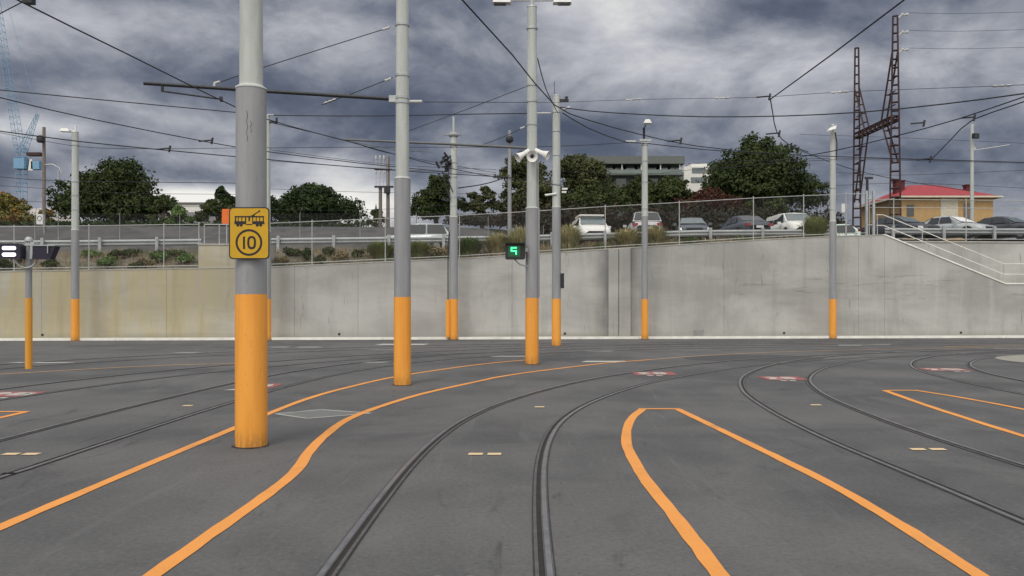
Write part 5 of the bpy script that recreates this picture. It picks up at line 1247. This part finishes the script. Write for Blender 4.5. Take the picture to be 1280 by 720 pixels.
# ------------------------------------------------------------------ world
w = bpy.data.worlds.new('World'); S_.world = w; w.use_nodes = True
n, l = w.node_tree.nodes, w.node_tree.links
bg = n['Background']
SUN_EL, SUN_AZ = 52, 205      # from behind the camera, a little to the left
sky = n.new('ShaderNodeTexSky'); sky.sky_type = 'NISHITA'; sky.sun_disc = False; sky.sun_elevation = R(SUN_EL); sky.sun_rotation = R(SUN_AZ)
d = n.new('ShaderNodeTexCoord').outputs['Generated']
sx = n.new('ShaderNodeSeparateXYZ'); l.new(d, sx.inputs[0])
den = math_(n, l, 'ADD', math_(n, l, 'MAXIMUM', sx.outputs['Z'], 0.), .16)
cb = n.new('ShaderNodeCombineXYZ'); l.new(math_(n, l, 'DIVIDE', sx.outputs['X'], den), cb.inputs[0]); l.new(math_(n, l, 'DIVIDE', sx.outputs['Y'], den), cb.inputs[1])
pl = mapping(n, l, cb.outputs[0], (1,1,1), (3.3,1.7,0))
n1 = noise(n, l, pl, 1.05, 9, .52, .25)
n2 = noise(n, l, mapping(n, l, cb.outputs[0], (1,1.3,1), (9.1,4.2,0)), 2.6, 7, .55, .3)
n3a = noise(n, l, mapping(n, l, d, (4.2,4.2,8.5), (1.1,2.2,.3)), 1.5, 10, .58, .25)
n3b = noise(n, l, mapping(n, l, d, (9,9,15), (5.1,1.2,2.3)), 1.5, 9, .62, .5)
bil = math_(n, l, 'SUBTRACT', 1., math_(n, l, 'ABSOLUTE', math_(n, l, 'SUBTRACT', math_(n, l, 'MULTIPLY', n3b, 2.), 1.)))
n3 = math_(n, l, 'ADD', math_(n, l, 'MULTIPLY', n3a, .80), math_(n, l, 'MULTIPLY', bil, .10))
val = math_(n, l, 'ADD', math_(n, l, 'MULTIPLY', n1, .12), math_(n, l, 'ADD', math_(n, l, 'MULTIPLY', n2, .06), math_(n, l, 'MULTIPLY', n3, .83)))
val = math_(n, l, 'ADD', val, .008)
def blob(px, py, rx, ry, wgt, val):
    v = Vector(((px-CX)/F, 1, (HY-py)/F)).normalized()
    mp = n.new('ShaderNodeVectorMath'); mp.operation = 'SUBTRACT'; l.new(d, mp.inputs[0]); mp.inputs[1].default_value = v
    sc = n.new('ShaderNodeVectorMath'); sc.operation = 'MULTIPLY'; l.new(mp.outputs[0], sc.inputs[0]); sc.inputs[1].default_value = (1/rx, .4/rx, 1/ry)
    ln = n.new('ShaderNodeVectorMath'); ln.operation = 'LENGTH'; l.new(sc.outputs[0], ln.inputs[0])
    return math_(n, l, 'ADD', val, ramp(n, l, ln.outputs['Value'], 0, 1, wgt, 0))
for b in [(760,15,.24,.10,.20),(960,75,.20,.08,.09),(1230,80,.18,.10,.06),(90,30,.20,.06,.11),(290,25,.12,.05,.12),(1000,150,.12,.06,.08),(440,75,.16,.05,.07),(120,130,.2,.03,.05),
          (250,246,.16,.022,.42),(100,160,.14,.02,.09),(455,258,.14,.045,.30),(420,210,.12,.03,.20),(600,235,.08,.04,.16),(20,165,.12,.03,.12),(520,30,.10,.05,-.03),(660,60,.12,.05,.06),
          (160,85,.22,.045,-.07),(600,160,.26,.05,-.11),(800,190,.26,.055,-.10),(390,120,.18,.035,-.07),(1150,215,.25,.06,-.05),(1080,130,.14,.05,-.03),(970,8,.12,.035,-.08),(830,60,.12,.03,-.05),(780,105,.15,.025,-.04)]:
    val = blob(*b, val)
cr = n.new('ShaderNodeValToRGB'); e = cr.color_ramp.elements
e[0].position = .31; e[0].color = (*lin((74,82,100)), 1); e[1].position = .86; e[1].color = (*lin((246,244,238)), 1)
for p, c in ((.40, (91,98,114)), (.47, (118,123,137)), (.55, (150,153,163)), (.66, (190,192,198))): q = e.new(p); q.color = (*lin(c), 1)
l.new(val, cr.inputs['Fac'])
# brighter overcast overhead and behind the camera (where the light comes from)
zen = ramp(n, l, sx.outputs['Z'], .42, .95, 1., 3.5)
bk = ramp(n, l, sx.outputs['Y'], .35, -.6, 1., 3.3)
gain = math_(n, l, 'MAXIMUM', zen, bk)
mul = n.new('ShaderNodeVectorMath'); mul.operation = 'SCALE'; l.new(cr.outputs['Color'], mul.inputs[0]); l.new(gain, mul.inputs['Scale'])
# thin clear-sky tint from the Nishita sky showing through
sk = n.new('ShaderNodeVectorMath'); sk.operation = 'SCALE'; l.new(sky.outputs[0], sk.inputs[0]); sk.inputs['Scale'].default_value = .08
neu = n.new('ShaderNodeVectorMath'); neu.operation = 'SCALE'; neu.inputs[0].default_value = (.40,.385,.355); l.new(gain, neu.inputs['Scale'])
lit = mix(n, l, ramp(n, l, gain, 1.1, 3.2, 0, .85), mul.outputs[0], neu.outputs[0])
fin = mix(n, l, .05, lit, sk.outputs[0])
l.new(fin, bg.inputs['Color']); bg.inputs['Strength'].default_value = 1.0
EXPO = 0.25
bg.inputs['Strength'].default_value = 2**-EXPO

sl = bpy.data.lights.new('sun', 'SUN'); sl.energy = 1.1; sl.angle = R(20); sl.color = (1,.96,.90)
so = bpy.data.objects.new('sun', sl); COL.objects.link(so)
az = R(SUN_AZ); el = R(SUN_EL)
sd = Vector((math.sin(az)*math.cos(el), math.cos(az)*math.cos(el), math.sin(el)))
so.rotation_euler = (-sd).to_track_quat('-Z', 'Y').to_euler(); so.location = sd*60

# ------------------------------------------------------------------ camera
cd = bpy.data.cameras.new('camera'); cam = bpy.data.objects.new('camera', cd); COL.objects.link(cam)
cd.sensor_width = 36; cd.lens = 36*F/1280; cd.shift_y = (HY-360)/1280; cd.clip_start = .05; cd.clip_end = 5000
cam.location = (0,0,H); cam.rotation_euler = (R(90),0,0); S_.camera = cam
S_.render.engine = 'CYCLES'
vs_ = S_.view_settings; vs_.view_transform = 'Standard'; vs_.look = 'None'; vs_.exposure = EXPO; vs_.gamma = 1
